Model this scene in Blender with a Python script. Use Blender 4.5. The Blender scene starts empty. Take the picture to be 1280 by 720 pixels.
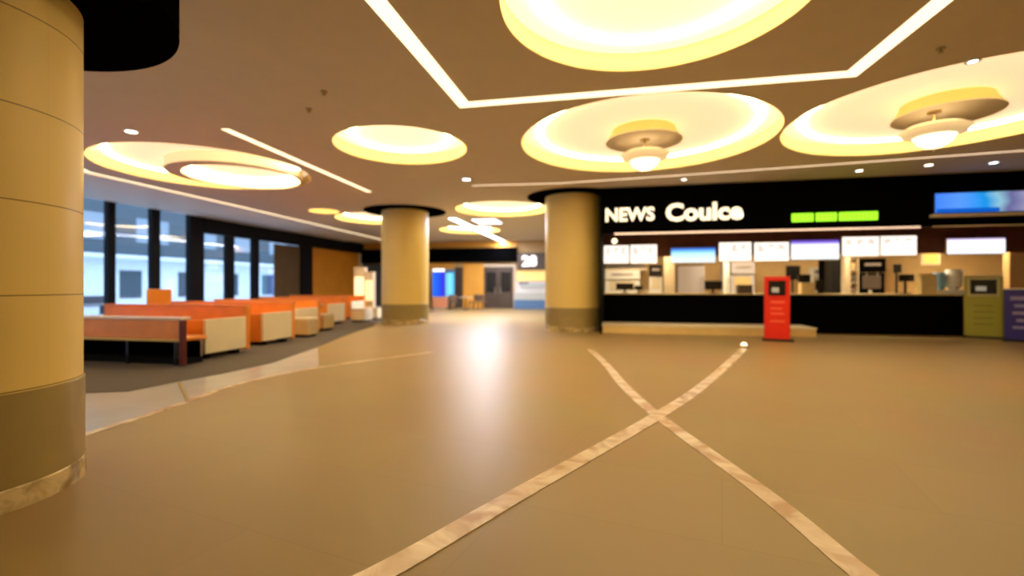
import bpy, bmesh, math, random
from mathutils import Vector, Matrix
random.seed(4)
PI = math.pi
S = bpy.context.scene
C = S.collection

# ------------------------------------------------------------------ camera, world, exposure
EYE = 1.35
FPX = 590.0
HOR = 358.0
YAW = math.radians(12.0)
cs, sn = math.cos(YAW), math.sin(YAW)
cam_d = bpy.data.cameras.new('camera')
cam_d.lens = 36.0 * FPX / 1280.0
cam_d.sensor_width = 36.0
cam_d.shift_y = -2.0 / 1280.0
cam_d.clip_start = 0.05
cam_d.clip_end = 300
cam_d.dof.use_dof = True
cam_d.dof.focus_distance = 2.6
cam_d.dof.aperture_fstop = 0.72
cam = bpy.data.objects.new('camera', cam_d)
C.objects.link(cam)
cam.location = (0, 0, EYE)
cam.rotation_euler = (PI / 2, 0, YAW)
S.camera = cam

S.view_settings.view_transform = 'Standard'
S.view_settings.look = 'None'
S.view_settings.gamma = 1.0
S.view_settings.use_curve_mapping = False
S.view_settings.exposure = 0.28

W = bpy.data.worlds.new('world')
S.world = W
W.use_nodes = True
bg = W.node_tree.nodes['Background']
bg.inputs[0].default_value = (0.58, 0.75, 1.0, 1)
bg.inputs[1].default_value = 3.1

WARM = (1.0, 0.77, 0.40)
COVE = 22.0          # brightness of the tubes in the ceiling coves
STRIP = 5.0


def area(name, loc, size, power, col, rot=(0, 0, 0), size_y=None):
    l = bpy.data.lights.new(name, 'AREA')
    l.energy = power
    l.color = col
    l.size = size
    if size_y:
        l.shape = 'RECTANGLE'
        l.size_y = size_y
    o = bpy.data.objects.new(name, l)
    o.location = loc
    o.rotation_euler = rot
    C.objects.link(o)
    return o


# ------------------------------------------------------------------ helpers: image measurements to places
def dirs(px):
    dx = (px - 640.0) / FPX
    return cs * dx - sn, sn * dx + cs


def onW(px, py, w):
    du, dw = dirs(px)
    t = w / dw
    return Vector((du * t, w, EYE + (HOR - py) / FPX * t))


def onU(px, py, u):
    du, dw = dirs(px)
    t = u / du
    return Vector((u, dw * t, EYE + (HOR - py) / FPX * t))


def onH(px, py, h=0.0):
    du, dw = dirs(px)
    t = FPX * (h - EYE) / (HOR - py)
    return Vector((du * t, dw * t, h))


def atZ(px, z, h=0.0):
    du, dw = dirs(px)
    return Vector((du * z, dw * z, h))


# ------------------------------------------------------------------ materials
def mat(name, col, rough=0.5, metal=0.0, noise=0.0, nscale=8.0, emit=None, es=0.0, bump=0.0, spec=None, coat=0.0, stretch=None):
    m = bpy.data.materials.new(name)
    m.use_nodes = True
    nt = m.node_tree
    b = nt.nodes['Principled BSDF']
    b.inputs['Base Color'].default_value = (*col, 1)
    b.inputs['Roughness'].default_value = rough
    b.inputs['Metallic'].default_value = metal
    if spec is not None:
        b.inputs['Specular IOR Level'].default_value = spec
    if coat:
        b.inputs['Coat Weight'].default_value = coat
        b.inputs['Coat Roughness'].default_value = 0.12
    if emit:
        b.inputs['Emission Color'].default_value = (*emit, 1)
        b.inputs['Emission Strength'].default_value = es
    if noise or bump:
        tc = nt.nodes.new('ShaderNodeTexCoord')
        mp = nt.nodes.new('ShaderNodeMapping')
        if stretch:
            mp.inputs['Scale'].default_value = stretch
        nz = nt.nodes.new('ShaderNodeTexNoise')
        nz.inputs['Scale'].default_value = nscale
        nz.inputs['Detail'].default_value = 5
        nt.links.new(tc.outputs['Object'], mp.inputs[0])
        nt.links.new(mp.outputs[0], nz.inputs['Vector'])
        if noise:
            cr = nt.nodes.new('ShaderNodeValToRGB')
            cr.color_ramp.elements[0].position = 0.3
            cr.color_ramp.elements[1].position = 0.7
            cr.color_ramp.elements[0].color = (*[max(0, c * (1 - noise)) for c in col], 1)
            cr.color_ramp.elements[1].color = (*[min(1, c * (1 + noise)) for c in col], 1)
            nt.links.new(nz.outputs[0], cr.inputs[0])
            nt.links.new(cr.outputs[0], b.inputs['Base Color'])
        if bump:
            bp = nt.nodes.new('ShaderNodeBump')
            bp.inputs['Strength'].default_value = bump
            bp.inputs['Distance'].default_value = 0.02
            nt.links.new(nz.outputs[0], bp.inputs['Height'])
            nt.links.new(bp.outputs[0], b.inputs['Normal'])
    return m


def floor_mat():
    m = mat('floor_stone', (0.5, 0.37, 0.2), 0.42, spec=0.4)
    nt = m.node_tree
    b = nt.nodes['Principled BSDF']
    tc = nt.nodes.new('ShaderNodeTexCoord')
    br = nt.nodes.new('ShaderNodeTexBrick')
    br.inputs['Color1'].default_value = (0.40, 0.28, 0.11, 1)
    br.inputs['Color2'].default_value = (0.39, 0.27, 0.105, 1)
    br.inputs['Mortar'].default_value = (0.355, 0.245, 0.10, 1)
    br.inputs['Scale'].default_value = 1.0
    br.inputs['Brick Width'].default_value = 2.4
    br.inputs['Row Height'].default_value = 0.9
    br.inputs['Mortar Size'].default_value = 0.004
    br.offset = 0.5
    nz = nt.nodes.new('ShaderNodeTexNoise')
    nz.inputs['Scale'].default_value = 0.6
    nz.inputs['Detail'].default_value = 6
    mx = nt.nodes.new('ShaderNodeMixRGB')
    mx.blend_type = 'MULTIPLY'
    mx.inputs[0].default_value = 0.25
    mp = nt.nodes.new('ShaderNodeMapping')
    mp.inputs['Rotation'].default_value = (0, 0, YAW)
    nt.links.new(tc.outputs['Object'], mp.inputs[0])
    nt.links.new(mp.outputs[0], br.inputs['Vector'])
    nt.links.new(tc.outputs['Object'], nz.inputs['Vector'])
    nt.links.new(br.outputs['Color'], mx.inputs[1])
    nt.links.new(nz.outputs['Color'], mx.inputs[2])
    nt.links.new(mx.outputs[0], b.inputs['Base Color'])
    return m


def marble(name, base, vein, rough=0.15, scale=3.0):
    m = mat(name, base, rough)
    nt = m.node_tree
    b = nt.nodes['Principled BSDF']
    tc = nt.nodes.new('ShaderNodeTexCoord')
    nz = nt.nodes.new('ShaderNodeTexNoise')
    nz.inputs['Scale'].default_value = scale
    nz.inputs['Detail'].default_value = 8
    nz.inputs['Distortion'].default_value = 1.2
    cr = nt.nodes.new('ShaderNodeValToRGB')
    cr.color_ramp.elements[0].position = 0.35
    cr.color_ramp.elements[0].color = (*vein, 1)
    cr.color_ramp.elements[1].position = 0.62
    cr.color_ramp.elements[1].color = (*base, 1)
    nt.links.new(tc.outputs['Object'], nz.inputs['Vector'])
    nt.links.new(nz.outputs[0], cr.inputs[0])
    nt.links.new(cr.outputs[0], b.inputs['Base Color'])
    return m


def column_mat(seams=True):
    """plaster column with thin horizontal joints every 0.58 m and vertical ones every 90 degrees"""
    m = mat('column_plaster', (0.84, 0.645, 0.22), 0.42)
    nt = m.node_tree
    b = nt.nodes['Principled BSDF']
    tc = nt.nodes.new('ShaderNodeTexCoord')
    sp = nt.nodes.new('ShaderNodeSeparateXYZ')
    nt.links.new(tc.outputs['Object'], sp.inputs[0])

    def M(op, a, bb=None):
        n = nt.nodes.new('ShaderNodeMath')
        n.operation = op
        if isinstance(a, (int, float)):
            n.inputs[0].default_value = a
        else:
            nt.links.new(a, n.inputs[0])
        if bb is not None:
            if isinstance(bb, (int, float)):
                n.inputs[1].default_value = bb
            else:
                nt.links.new(bb, n.inputs[1])
        return n.outputs[0]
    z = M('ADD', sp.outputs[2], -0.71)
    f = M('FRACT', M('DIVIDE', z, 0.58))
    line = M('LESS_THAN', f, 0.016)
    ang = M('ARCTAN2', sp.outputs[1], sp.outputs[0])
    f2 = M('FRACT', M('DIVIDE', M('ADD', ang, 7.1), PI / 3))
    line2 = M('LESS_THAN', f2, 0.006)
    anyl = M('MAXIMUM', line, M('MULTIPLY', line2, 0.12))
    mx = nt.nodes.new('ShaderNodeMixRGB')
    mx.inputs[1].default_value = (0.84, 0.645, 0.22, 1)
    mx.inputs[2].default_value = (0.40, 0.27, 0.09, 1) if seams else (0.78, 0.57, 0.18, 1)
    nt.links.new(anyl, mx.inputs[0])
    nt.links.new(mx.outputs[0], b.inputs['Base Color'])
    return m


def glass_mat(name='window_glass', tint=(0.86, 0.92, 0.95)):
    m = bpy.data.materials.new(name)
    m.use_nodes = True
    nt = m.node_tree
    nt.nodes.clear()
    out = nt.nodes.new('ShaderNodeOutputMaterial')
    tr = nt.nodes.new('ShaderNodeBsdfTransparent')
    tr.inputs[0].default_value = (*tint, 1)
    gl = nt.nodes.new('ShaderNodeBsdfGlossy')
    gl.inputs['Roughness'].default_value = 0.02
    lw = nt.nodes.new('ShaderNodeLayerWeight')
    lw.inputs[0].default_value = 0.5
    pw = nt.nodes.new('ShaderNodeMath')
    pw.operation = 'POWER'
    pw.inputs[1].default_value = 2.5
    nt.links.new(lw.outputs['Facing'], pw.inputs[0])
    fr = nt.nodes.new('ShaderNodeMath')
    fr.operation = 'MULTIPLY_ADD'
    fr.inputs[1].default_value = 0.8
    fr.inputs[2].default_value = 0.03
    nt.links.new(pw.outputs[0], fr.inputs[0])
    mx = nt.nodes.new('ShaderNodeMixShader')
    nt.links.new(fr.outputs[0], mx.inputs[0])
    nt.links.new(tr.outputs[0], mx.inputs[1])
    nt.links.new(gl.outputs[0], mx.inputs[2])
    nt.links.new(mx.outputs[0], out.inputs[0])
    return m


def screen_mat(name, stops, es, axis=2, lo=0.0, hi=1.0, noise=0.0):
    """a lit display whose picture runs through colour bands along an axis of the screen"""
    m = bpy.data.materials.new(name)
    m.use_nodes = True
    nt = m.node_tree
    b = nt.nodes['Principled BSDF']
    b.inputs['Base Color'].default_value = (0.02, 0.02, 0.02, 1)
    b.inputs['Roughness'].default_value = 0.3
    tc = nt.nodes.new('ShaderNodeTexCoord')
    sp = nt.nodes.new('ShaderNodeSeparateXYZ')
    nt.links.new(tc.outputs['Generated'], sp.inputs[0])
    cr = nt.nodes.new('ShaderNodeValToRGB')
    while len(cr.color_ramp.elements) < len(stops):
        cr.color_ramp.elements.new(0.5)
    for e, (p, c) in zip(cr.color_ramp.elements, stops):
        e.position = p
        e.color = (*c, 1)
    src = sp.outputs[axis]
    if noise:
        nz = nt.nodes.new('ShaderNodeTexNoise')
        nz.inputs['Scale'].default_value = 3
        nt.links.new(tc.outputs['Generated'], nz.inputs['Vector'])
        ad = nt.nodes.new('ShaderNodeMath')
        ad.operation = 'MULTIPLY_ADD'
        nt.links.new(nz.outputs[0], ad.inputs[0])
        ad.inputs[1].default_value = noise
        nt.links.new(src, ad.inputs[2])
        sb = nt.nodes.new('ShaderNodeMath')
        sb.operation = 'SUBTRACT'
        nt.links.new(ad.outputs[0], sb.inputs[0])
        sb.inputs[1].default_value = noise * 0.5
        src = sb.outputs[0]
    nt.links.new(src, cr.inputs[0])
    nt.links.new(cr.outputs[0], b.inputs['Emission Color'])
    b.inputs['Emission Strength'].default_value = es
    return m


M = {}
M['floor'] = floor_mat()
M['floor_grey'] = mat('pale_grey_stone', (0.62, 0.62, 0.65), 0.16, noise=0.05, nscale=2)
M['carpet'] = mat('taupe_carpet', (0.115, 0.095, 0.075), 0.95, noise=0.15, nscale=60, bump=0.4)
M['inlay'] = marble('inlay_marble', (0.90, 0.78, 0.62), (0.62, 0.42, 0.27), 0.26, 3.2)
M['soffit'] = mat('pale_soffit_paint', (0.93, 0.92, 0.91), 0.7, noise=0.02, nscale=3)
M['ceiling'] = mat('ceiling_paint', (0.66, 0.585, 0.49), 0.75, noise=0.02, nscale=3)
M['column'] = column_mat()
M['column_plain'] = column_mat(False)
M['plinth'] = mat('taupe_stone', (0.34, 0.26, 0.10), 0.4, noise=0.06, nscale=5)
M['basering'] = marble('base_marble', (0.72, 0.58, 0.32), (0.28, 0.2, 0.08), 0.15, 5)
M['collar'] = mat('black_collar', (0.002, 0.0018, 0.0015), 0.9, spec=0.0)
M['dome'] = mat('cove_dome_paint', (0.88, 0.80, 0.66), 0.8)
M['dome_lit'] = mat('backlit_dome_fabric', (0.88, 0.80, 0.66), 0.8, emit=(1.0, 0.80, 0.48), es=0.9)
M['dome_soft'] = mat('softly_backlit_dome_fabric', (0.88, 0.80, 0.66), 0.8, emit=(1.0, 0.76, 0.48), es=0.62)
M['rim'] = mat('cove_rim_paint', (0.74, 0.56, 0.24), 0.7)
M['drum'] = mat('drum_side_paint', (0.72, 0.55, 0.18), 0.7)
M['tube'] = mat('warm_tube', (1, 1, 1), 0.5, emit=WARM, es=COVE)
M['strip'] = mat('warm_strip', (1, 1, 1), 0.5, emit=(1.0, 0.78, 0.48), es=1.5)
M['thin_strip'] = mat('peach_strip', (1, 1, 1), 0.5, emit=(1.0, 0.72, 0.48), es=0.9)
M['pink_strip'] = mat('pink_strip', (1, 1, 1), 0.5, emit=(1.0, 0.62, 0.45), es=0.7)
M['cool_strip'] = mat('cool_strip', (1, 1, 1), 0.5, emit=(0.88, 0.88, 1.0), es=9)
M['cool'] = mat('cool_panel', (1, 1, 1), 0.5, emit=(0.75, 0.78, 1.0), es=3)
M['bulb'] = mat('downlight_lens', (1, 1, 1), 0.5, emit=(1.0, 0.88, 0.75), es=6)
M['coolbulb'] = mat('cool_downlight_lens', (1, 1, 1), 0.5, emit=(0.7, 0.85, 1.0), es=6)
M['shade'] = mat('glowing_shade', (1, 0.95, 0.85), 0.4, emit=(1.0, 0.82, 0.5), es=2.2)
M['crystal'] = mat('amber_frosted_glass', (0.95, 0.8, 0.5), 0.25, emit=(1.0, 0.75, 0.4), es=0.35)
M['brass'] = mat('brass', (0.6, 0.42, 0.18), 0.3, 1.0)
M['black'] = mat('black_paint', (0.004, 0.004, 0.005), 0.7, spec=0.1)
M['blackgloss'] = mat('black_plastic', (0.012, 0.011, 0.011), 0.25)
M['blackmatte'] = mat('black_laminate', (0.0015, 0.0015, 0.0018), 0.8, spec=0.02)
M['redbrown'] = mat('dark_red_wood', (0.16, 0.055, 0.03), 0.5, noise=0.2, nscale=3)
M['tan'] = mat('tan_wall', (0.60, 0.41, 0.18), 0.6, noise=0.04, nscale=3)
M['beige'] = mat('beige_laminate', (0.72, 0.60, 0.42), 0.45, noise=0.04, nscale=4)
M['goldtop'] = mat('honey_stone', (0.66, 0.50, 0.24), 0.3, noise=0.08, nscale=6)
M['platform'] = mat('honey_platform', (0.80, 0.60, 0.26), 0.35, noise=0.05, nscale=3)
M['white'] = mat('white_enamel', (0.8, 0.78, 0.75), 0.35)
M['lavender'] = mat('lavender_enamel', (0.50, 0.47, 0.52), 0.35)
M['steel'] = mat('brushed_steel', (0.55, 0.52, 0.50), 0.35, 0.9)
M['mullion'] = mat('black_mullion', (0.004, 0.004, 0.006), 0.5, spec=0.15)
M['glass'] = glass_mat()
M['orange'] = mat('orange_vinyl', (0.90, 0.31, 0.035), 0.35, noise=0.08, nscale=3)
M['orange_wood'] = mat('orange_stained_wood', (0.85, 0.32, 0.07), 0.3, noise=0.22, nscale=4, stretch=(0.4, 4, 4))
M['peach'] = mat('peach_rail', (0.95, 0.78, 0.68), 0.25)
M['yellowtrim'] = mat('yellow_trim', (0.85, 0.58, 0.16), 0.4)
M['ivory'] = mat('ivory_panel', (0.95, 0.85, 0.62), 0.4, noise=0.02, nscale=4)
M['darkred'] = mat('dark_red_metal', (0.12, 0.015, 0.01), 0.4)
M['orange_wall'] = mat('orange_wall', (0.60, 0.24, 0.008), 0.5, noise=0.08, nscale=1.5)
M['orange_far'] = mat('bright_orange_wall', (0.85, 0.42, 0.06), 0.5, noise=0.04, nscale=2)
M['olive_dark'] = mat('dark_olive_wall', (0.11, 0.065, 0.015), 0.5, noise=0.1, nscale=1.5)
M['darkdoor'] = mat('dark_brown_door', (0.085, 0.06, 0.045), 0.4, noise=0.15, nscale=3)
M['red'] = mat('red_lacquer', (0.80, 0.02, 0.006), 0.35)
M['redlight'] = mat('light_red_print', (0.95, 0.16, 0.07), 0.4)
M['green'] = mat('olive_green_panel', (0.36, 0.34, 0.03), 0.4)
M['greenframe'] = mat('pale_green_frame', (0.50, 0.46, 0.22), 0.4)
M['greendark'] = mat('dark_green_print', (0.22, 0.2, 0.02), 0.4)
M['purple'] = mat('purple_panel', (0.035, 0.022, 0.24), 0.4)
M['purplelight'] = mat('lavender_print', (0.32, 0.28, 0.55), 0.4)
M['sign'] = mat('sign_white_letters', (1, 1, 1), 0.5, emit=(1.0, 0.84, 0.58), es=1.1)
M['greensign'] = mat('sign_green_letters', (0.3, 1, 0.1), 0.5, emit=(0.38, 1.0, 0.02), es=0.9)
M['greensign2'] = mat('sign_green_gaps', (0.1, 0.3, 0.03), 0.5, emit=(0.25, 0.75, 0.01), es=0.7)
M['board'] = mat('menu_board_light', (1, 1, 1), 0.5, emit=(1.0, 0.93, 0.84), es=1.05)
M['board_ink'] = mat('menu_print', (0.3, 0.15, 0.1), 0.6, emit=(0.7, 0.45, 0.35), es=0.3)
M['facade'] = mat('outside_pale_facade', (0.86, 0.88, 0.92), 0.8, noise=0.05, nscale=2)
M['facade_dark'] = mat('outside_grey_facade', (0.07, 0.09, 0.11), 0.7)
M['facade_mid'] = mat('outside_window_bluegrey', (0.25, 0.30, 0.36), 0.4)
M['pave'] = mat('outside_paving', (0.55, 0.58, 0.62), 0.8, noise=0.05, nscale=2)
M['bluebase'] = mat('blue_base_panel', (0.10, 0.22, 0.45), 0.4)
M['greywhite'] = mat('pale_counter', (0.55, 0.6, 0.58), 0.4)
M['coral'] = mat('coral_cloth', (0.8, 0.32, 0.18), 0.6)
M['brownfab'] = mat('brown_chair_fabric', (0.16, 0.10, 0.07), 0.6)
M['skyblue'] = mat('blue_plastic', (0.25, 0.5, 0.85), 0.35)


# ------------------------------------------------------------------ mesh helpers
def bm_box(bm, c, s, bev=0.0, rz=0.0):
    """box centred at c with full sizes s"""
    r = bmesh.ops.create_cube(bm, size=1.0)
    vs = r['verts']
    mt = Matrix.Translation(Vector(c)) @ Matrix.Rotation(rz, 4, 'Z') @ Matrix.Diagonal((s[0], s[1], s[2], 1))
    bmesh.ops.transform(bm, matrix=mt, verts=vs)
    if bev:
        es = list({e for v in vs for e in v.link_edges})
        bmesh.ops.bevel(bm, geom=es, offset=min(bev, min(s) * 0.45), segments=2, profile=0.5, affect='EDGES')
    return bm


def bm_mm(bm, lo, hi, bev=0.0):
    c = [(a + b) / 2 for a, b in zip(lo, hi)]
    s = [max(abs(b - a), 1e-4) for a, b in zip(lo, hi)]
    return bm_box(bm, c, s, bev)


def bm_lathe(bm, prof, n=48, c=(0, 0, 0), close=False):
    """revolve (r, z) profile around Z at c"""
    rings = []
    for r, z in prof:
        rings.append([bm.verts.new((c[0] + r * math.cos(2 * PI * k / n), c[1] + r * math.sin(2 * PI * k / n), c[2] + z)) for k in range(n)])
    m = len(rings)
    for i in range(m if close else m - 1):
        a, b = rings[i], rings[(i + 1) % m]
        for k in range(n):
            bm.faces.new((a[k], a[(k + 1) % n], b[(k + 1) % n], b[k]))
    if not close:
        if prof[0][0] > 1e-4:
            bm.faces.new(list(reversed(rings[0])))
        if prof[-1][0] > 1e-4:
            bm.faces.new(rings[-1])
    bmesh.ops.remove_doubles(bm, verts=bm.verts, dist=1e-5)
    return bm


def bm_cyl(bm, c, r, h, n=24, r2=None):
    """cylinder standing on c"""
    r2 = r if r2 is None else r2
    return bm_lathe(bm, [(r, 0), (r2, h)], n, c)


def bm_ribbon(bm, pts, width, z0, z1):
    """flat strip following 2D points, mitred, from z0 to z1"""
    P = [Vector((p[0], p[1])) for p in pts]
    L, R = [], []
    for i, p in enumerate(P):
        if i == 0:
            d = (P[1] - p).normalized(); nrm = Vector((-d.y, d.x)); k = 1
        elif i == len(P) - 1:
            d = (p - P[i - 1]).normalized(); nrm = Vector((-d.y, d.x)); k = 1
        else:
            d1 = (p - P[i - 1]).normalized(); d2 = (P[i + 1] - p).normalized()
            n1 = Vector((-d1.y, d1.x)); n2 = Vector((-d2.y, d2.x))
            nrm = (n1 + n2).normalized(); k = 1 / max(0.3, nrm.dot(n1))
        L.append(p + nrm * width / 2 * k); R.append(p - nrm * width / 2 * k)
    vs = [[bm.verts.new((q.x, q.y, z)) for q in (a, b) for z in (z0, z1)] for a, b in zip(L, R)]
    for i in range(len(vs) - 1):
        a, b = vs[i], vs[i + 1]
        bm.faces.new((a[0], b[0], b[1], a[1])); bm.faces.new((a[2], a[3], b[3], b[2]))
        bm.faces.new((a[1], b[1], b[3], a[3])); bm.faces.new((a[0], a[2], b[2], b[0]))
    bm.faces.new((vs[0][0], vs[0][1], vs[0][3], vs[0][2])); bm.faces.new((vs[-1][0], vs[-1][2], vs[-1][3], vs[-1][1]))
    return bm


def obj(name, bm, m, parent=None, smooth=False, loc=None, rz=0.0):
    bmesh.ops.recalc_face_normals(bm, faces=bm.faces)
    me = bpy.data.meshes.new(name)
    bm.to_mesh(me)
    bm.free()
    if smooth:
        for p in me.polygons:
            p.use_smooth = True
        me.set_sharp_from_angle(angle=math.radians(35))
    me.materials.append(m)
    o = bpy.data.objects.new(name, me)
    C.objects.link(o)
    if parent:
        o.parent = parent
    if loc is not None:
        o.location = loc
    o.rotation_euler.z = rz
    return o


def tag(o, label, cat, group=None, kind=None):
    o['label'] = label
    o['category'] = cat
    if group:
        o['group'] = group
    if kind:
        o['kind'] = kind
    return o


def thing(name, label, cat, loc=(0, 0, 0), rz=0.0, group=None):
    o = bpy.data.objects.new(name, None)
    o.empty_display_size = 0.2
    C.objects.link(o)
    o.location = loc
    o.rotation_euler.z = rz
    return tag(o, label, cat, group)


def struct(name, bm, m, smooth=False):
    o = obj(name, bm, m, smooth=smooth)
    o['kind'] = 'structure'
    return o


def dup(root, loc, rz=None, label=None, group=None):
    r = root.copy()
    C.objects.link(r)
    r.location = loc
    if rz is not None:
        r.rotation_euler.z = rz
    if label:
        r['label'] = label
    if group:
        r['group'] = group
    for ch in list(root.children):
        c = ch.copy(); C.objects.link(c); c.parent = r
        for g in ch.children:
            d = g.copy(); C.objects.link(d); d.parent = c
    return r


def B():
    return bmesh.new()


def text_mesh(name, txt, size, m, parent, loc, rot, bold=0.0, depth=0.02, spacing=1.0, width=None, height=None, align='LEFT'):
    cu = bpy.data.curves.new(name, 'FONT')
    cu.body = txt
    cu.size = size
    cu.extrude = depth
    cu.offset = bold
    cu.space_character = spacing
    cu.align_x = align
    cu.resolution_u = 3
    tmp = bpy.data.objects.new(name + '_src', cu)
    C.objects.link(tmp)
    bpy.context.view_layer.update()
    dg = bpy.context.evaluated_depsgraph_get()
    me = bpy.data.meshes.new_from_object(tmp.evaluated_get(dg))
    bpy.data.objects.remove(tmp)
    me.name = name
    if width or height:
        xs = [v.co.x for v in me.vertices]; ys = [v.co.y for v in me.vertices]
        fx = width / (max(xs) - min(xs)) if width else 1
        fy = height / (max(ys) - min(ys)) if height else fx
        x0 = min(xs); y0 = min(ys)
        for v in me.vertices:
            v.co.x = (v.co.x - x0) * fx
            v.co.y = (v.co.y - y0) * fy
    me.materials.clear()
    me.materials.append(m)
    o = bpy.data.objects.new(name, me)
    C.objects.link(o)
    o.parent = parent
    o.location = loc
    o.rotation_euler = rot
    return o


# ================================================================== SETTING
CEIL = 4.15
UW = -16.2        # window wall
WF = 28.5         # far wall
WB = -12.0         # wall behind the camera
UR = 17.0         # right wall
FASC = 13.7       # front of the food counter fascia
CNT = 15.06       # front of the food counter
KB = 19.0         # kitchen back wall

struct('floor', bm_mm(B(), (UW - 0.3, WB, -0.2), (UR, WF, 0.0)), M['floor'])

def cam2b(X, z):
    return cs * X - sn * z, sn * X + cs * z


# carpeted seating area (its edge measured along the boundary)
edge = [onH(60, 494), onH(108, 492), onH(160, 490), onH(225, 477), onH(280, 467), onH(340, 454), onH(397, 434), onH(430, 420), onH(466, 408), Vector((*cam2b(-4.97, 17.2), 0)), Vector((*cam2b(-5.0, 19.0), 0))]
cb = B()
poly = [(UW, edge[0].y - 0.3)] + [(p.x, p.y) for p in edge] + [(edge[-1].x - 0.6, WF - 4), (UW, WF - 4)]
vs = [cb.verts.new((x, y, 0.012)) for x, y in poly]
f = cb.faces.new(vs)
r = bmesh.ops.extrude_face_region(cb, geom=[f])
bmesh.ops.translate(cb, vec=(0, 0, -0.012), verts=[v for v in r['geom'] if isinstance(v, bmesh.types.BMVert)])
carpet = obj('carpet', cb, M['carpet'])
tag(carpet, 'dark taupe carpet under the orange booth benches by the windows', 'carpet')

# pale grey stone band between the carpet and the inlaid line
lineC = [onH(20, 576), onH(108, 543), onH(200, 514), onH(300, 480), onH(400, 459), onH(540, 440)]
gb = B()
gp = [(p.x, p.y) for p in edge[:7]][::-1]
gp2 = [(p.x - 0.02, p.y) for p in lineC[:5]]
poly = [(UW, edge[0].y - 0.3)] + gp[::-1] + gp2[::-1] + [(UW, lineC[0].y - 1.0)]
vs = [gb.verts.new((x, y, 0.004)) for x, y in poly]
gb.faces.new(vs)
f = list(gb.faces)[0]
r = bmesh.ops.extrude_face_region(gb, geom=[f])
bmesh.ops.translate(gb, vec=(0, 0, -0.004), verts=[v for v in r['geom'] if isinstance(v, bmesh.types.BMVert)])
struct('trim_1', gb, M['floor_grey'])


def smooth_line(pts, n=8):
    out = []
    P = [pts[0]] + list(pts) + [pts[-1]]
    for i in range(1, len(P) - 2):
        p0, p1, p2, p3 = P[i - 1], P[i], P[i + 1], P[i + 2]
        for k in range(n):
            t = k / n
            out.append(0.5 * ((2 * p1) + (-p0 + p2) * t + (2 * p0 - 5 * p1 + 4 * p2 - p3) * t * t + (-p0 + 3 * p1 - 3 * p2 + p3) * t ** 3))
    out.append(pts[-1])
    return out


lineA = [onH(300, 792), onH(470, 720), onH(645, 620), onH(822, 520), onH(885, 477), onH(930, 436)]
lineB = [onH(1230, 830), onH(1080, 720), onH(950, 613), onH(822, 520), onH(780, 482), onH(757, 455), onH(738, 437)]
a = obj('inlaid_floor_line', bm_ribbon(B(), smooth_line(lineA), 0.15, 0.0005, 0.006), M['inlay'])
tag(a, 'pale polished stone line set in the floor running from bottom left toward the red kiosk', 'floor inlay')
a = obj('inlaid_floor_line', bm_ribbon(B(), smooth_line(lineB), 0.135, 0.0007, 0.0045), M['inlay'])
tag(a, 'pale polished stone line set in the floor running from bottom right toward the column beside the counter', 'floor inlay')
a = obj('inlaid_floor_line', bm_ribbon(B(), smooth_line(lineC), 0.09, 0.0005, 0.006), M['inlay'])
tag(a, 'thin pale stone line in the floor along the grey band beside the seating carpet', 'floor inlay')
bb = B()
bm_ribbon(bb, [onH(224, 478), onH(236, 503)], 0.05, 0.0045, 0.0075)
tag(obj('inlaid_floor_line', bb, M['plinth']), 'short brown cross line on the grey stone band beside the carpet', 'floor inlay')

# glowing stud standing in for the highlight at the end of the line
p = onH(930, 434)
t = thing('floor_highlight', 'small round glowing stud standing in for a highlight at the end of the stone line', 'floor highlight', (p.x, p.y, 0))
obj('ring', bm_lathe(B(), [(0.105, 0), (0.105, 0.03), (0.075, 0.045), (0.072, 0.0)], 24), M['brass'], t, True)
obj('lens', bm_lathe(B(), [(0.070, 0.005), (0.066, 0.06), (0.035, 0.10), (0.0, 0.11)], 24), M['shade'], t, True)  # floor highlight put in as a glowing cap

# ------------------------------------------------------------------ ceiling with round openings
discs = []   # (u, w, r)


def cam2b(X, z):
    return cs * X - sn * z, sn * X + cs * z


D = {
    'big': (*cam2b(1.40, 4.62), 1.52),
    'rear': (*cam2b(-0.5, -5.0), 2.0),  # added behind the camera, unseen, to light columns and bench fronts
    'side': (*cam2b(-8.6, 3.2), 2.0),  # added out of view on the left to brighten the bench backs
    'mid': (*cam2b(-2.22, 9.5), 1.30),
    'rightA': (*cam2b(2.55, 9.15), 2.36),
    'rightB': (*cam2b(7.12, 7.75), 2.36),
    'left': (*cam2b(-7.3, 11.4), 2.25),
    'backA': (*cam2b(-0.35, 17.2), 1.7),
    'backB': (*cam2b(-5.5, 19.6), 1.75),
    'backC': (*cam2b(-2.1, 23.5), 1.5),
    'small': (*cam2b(-7.0, 17.6), 0.55),
}
TOP = 0.23


def ceiling_curve():
    cu = bpy.data.curves.new('ceiling', 'CURVE')
    cu.dimensions = '2D'
    cu.fill_mode = 'BOTH'
    cu.extrude = 0.012

    def spline(pts):
        s = cu.splines.new('POLY')
        s.points.add(len(pts) - 1)
        for q, (x, y) in zip(s.points, pts):
            q.co = (x, y, 0, 1)
        s.use_cyclic_u = True
    spline([(UW, WB), (UR, WB), (UR, WF), (UW, WF)])
    for (x, y, r_) in D.values():
        spline([(x + (r_ + 0.02) * math.cos(2 * PI * k / 96), y + (r_ + 0.02) * math.sin(2 * PI * k / 96)) for k in range(96)])
    tmp = bpy.data.objects.new('tmp', cu)
    C.objects.link(tmp)
    bpy.context.view_layer.update()
    dg = bpy.context.evaluated_depsgraph_get()
    me = bpy.data.meshes.new_from_object(tmp.evaluated_get(dg))
    bpy.data.objects.remove(tmp)
    me.name = 'ceiling'
    me.materials.clear()
    me.materials.append(M['ceiling'])
    o = bpy.data.objects.new('ceiling', me)
    C.objects.link(o)
    o.location = (0, 0, CEIL + 0.012)
    o['kind'] = 'structure'


ceiling_curve()
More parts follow.
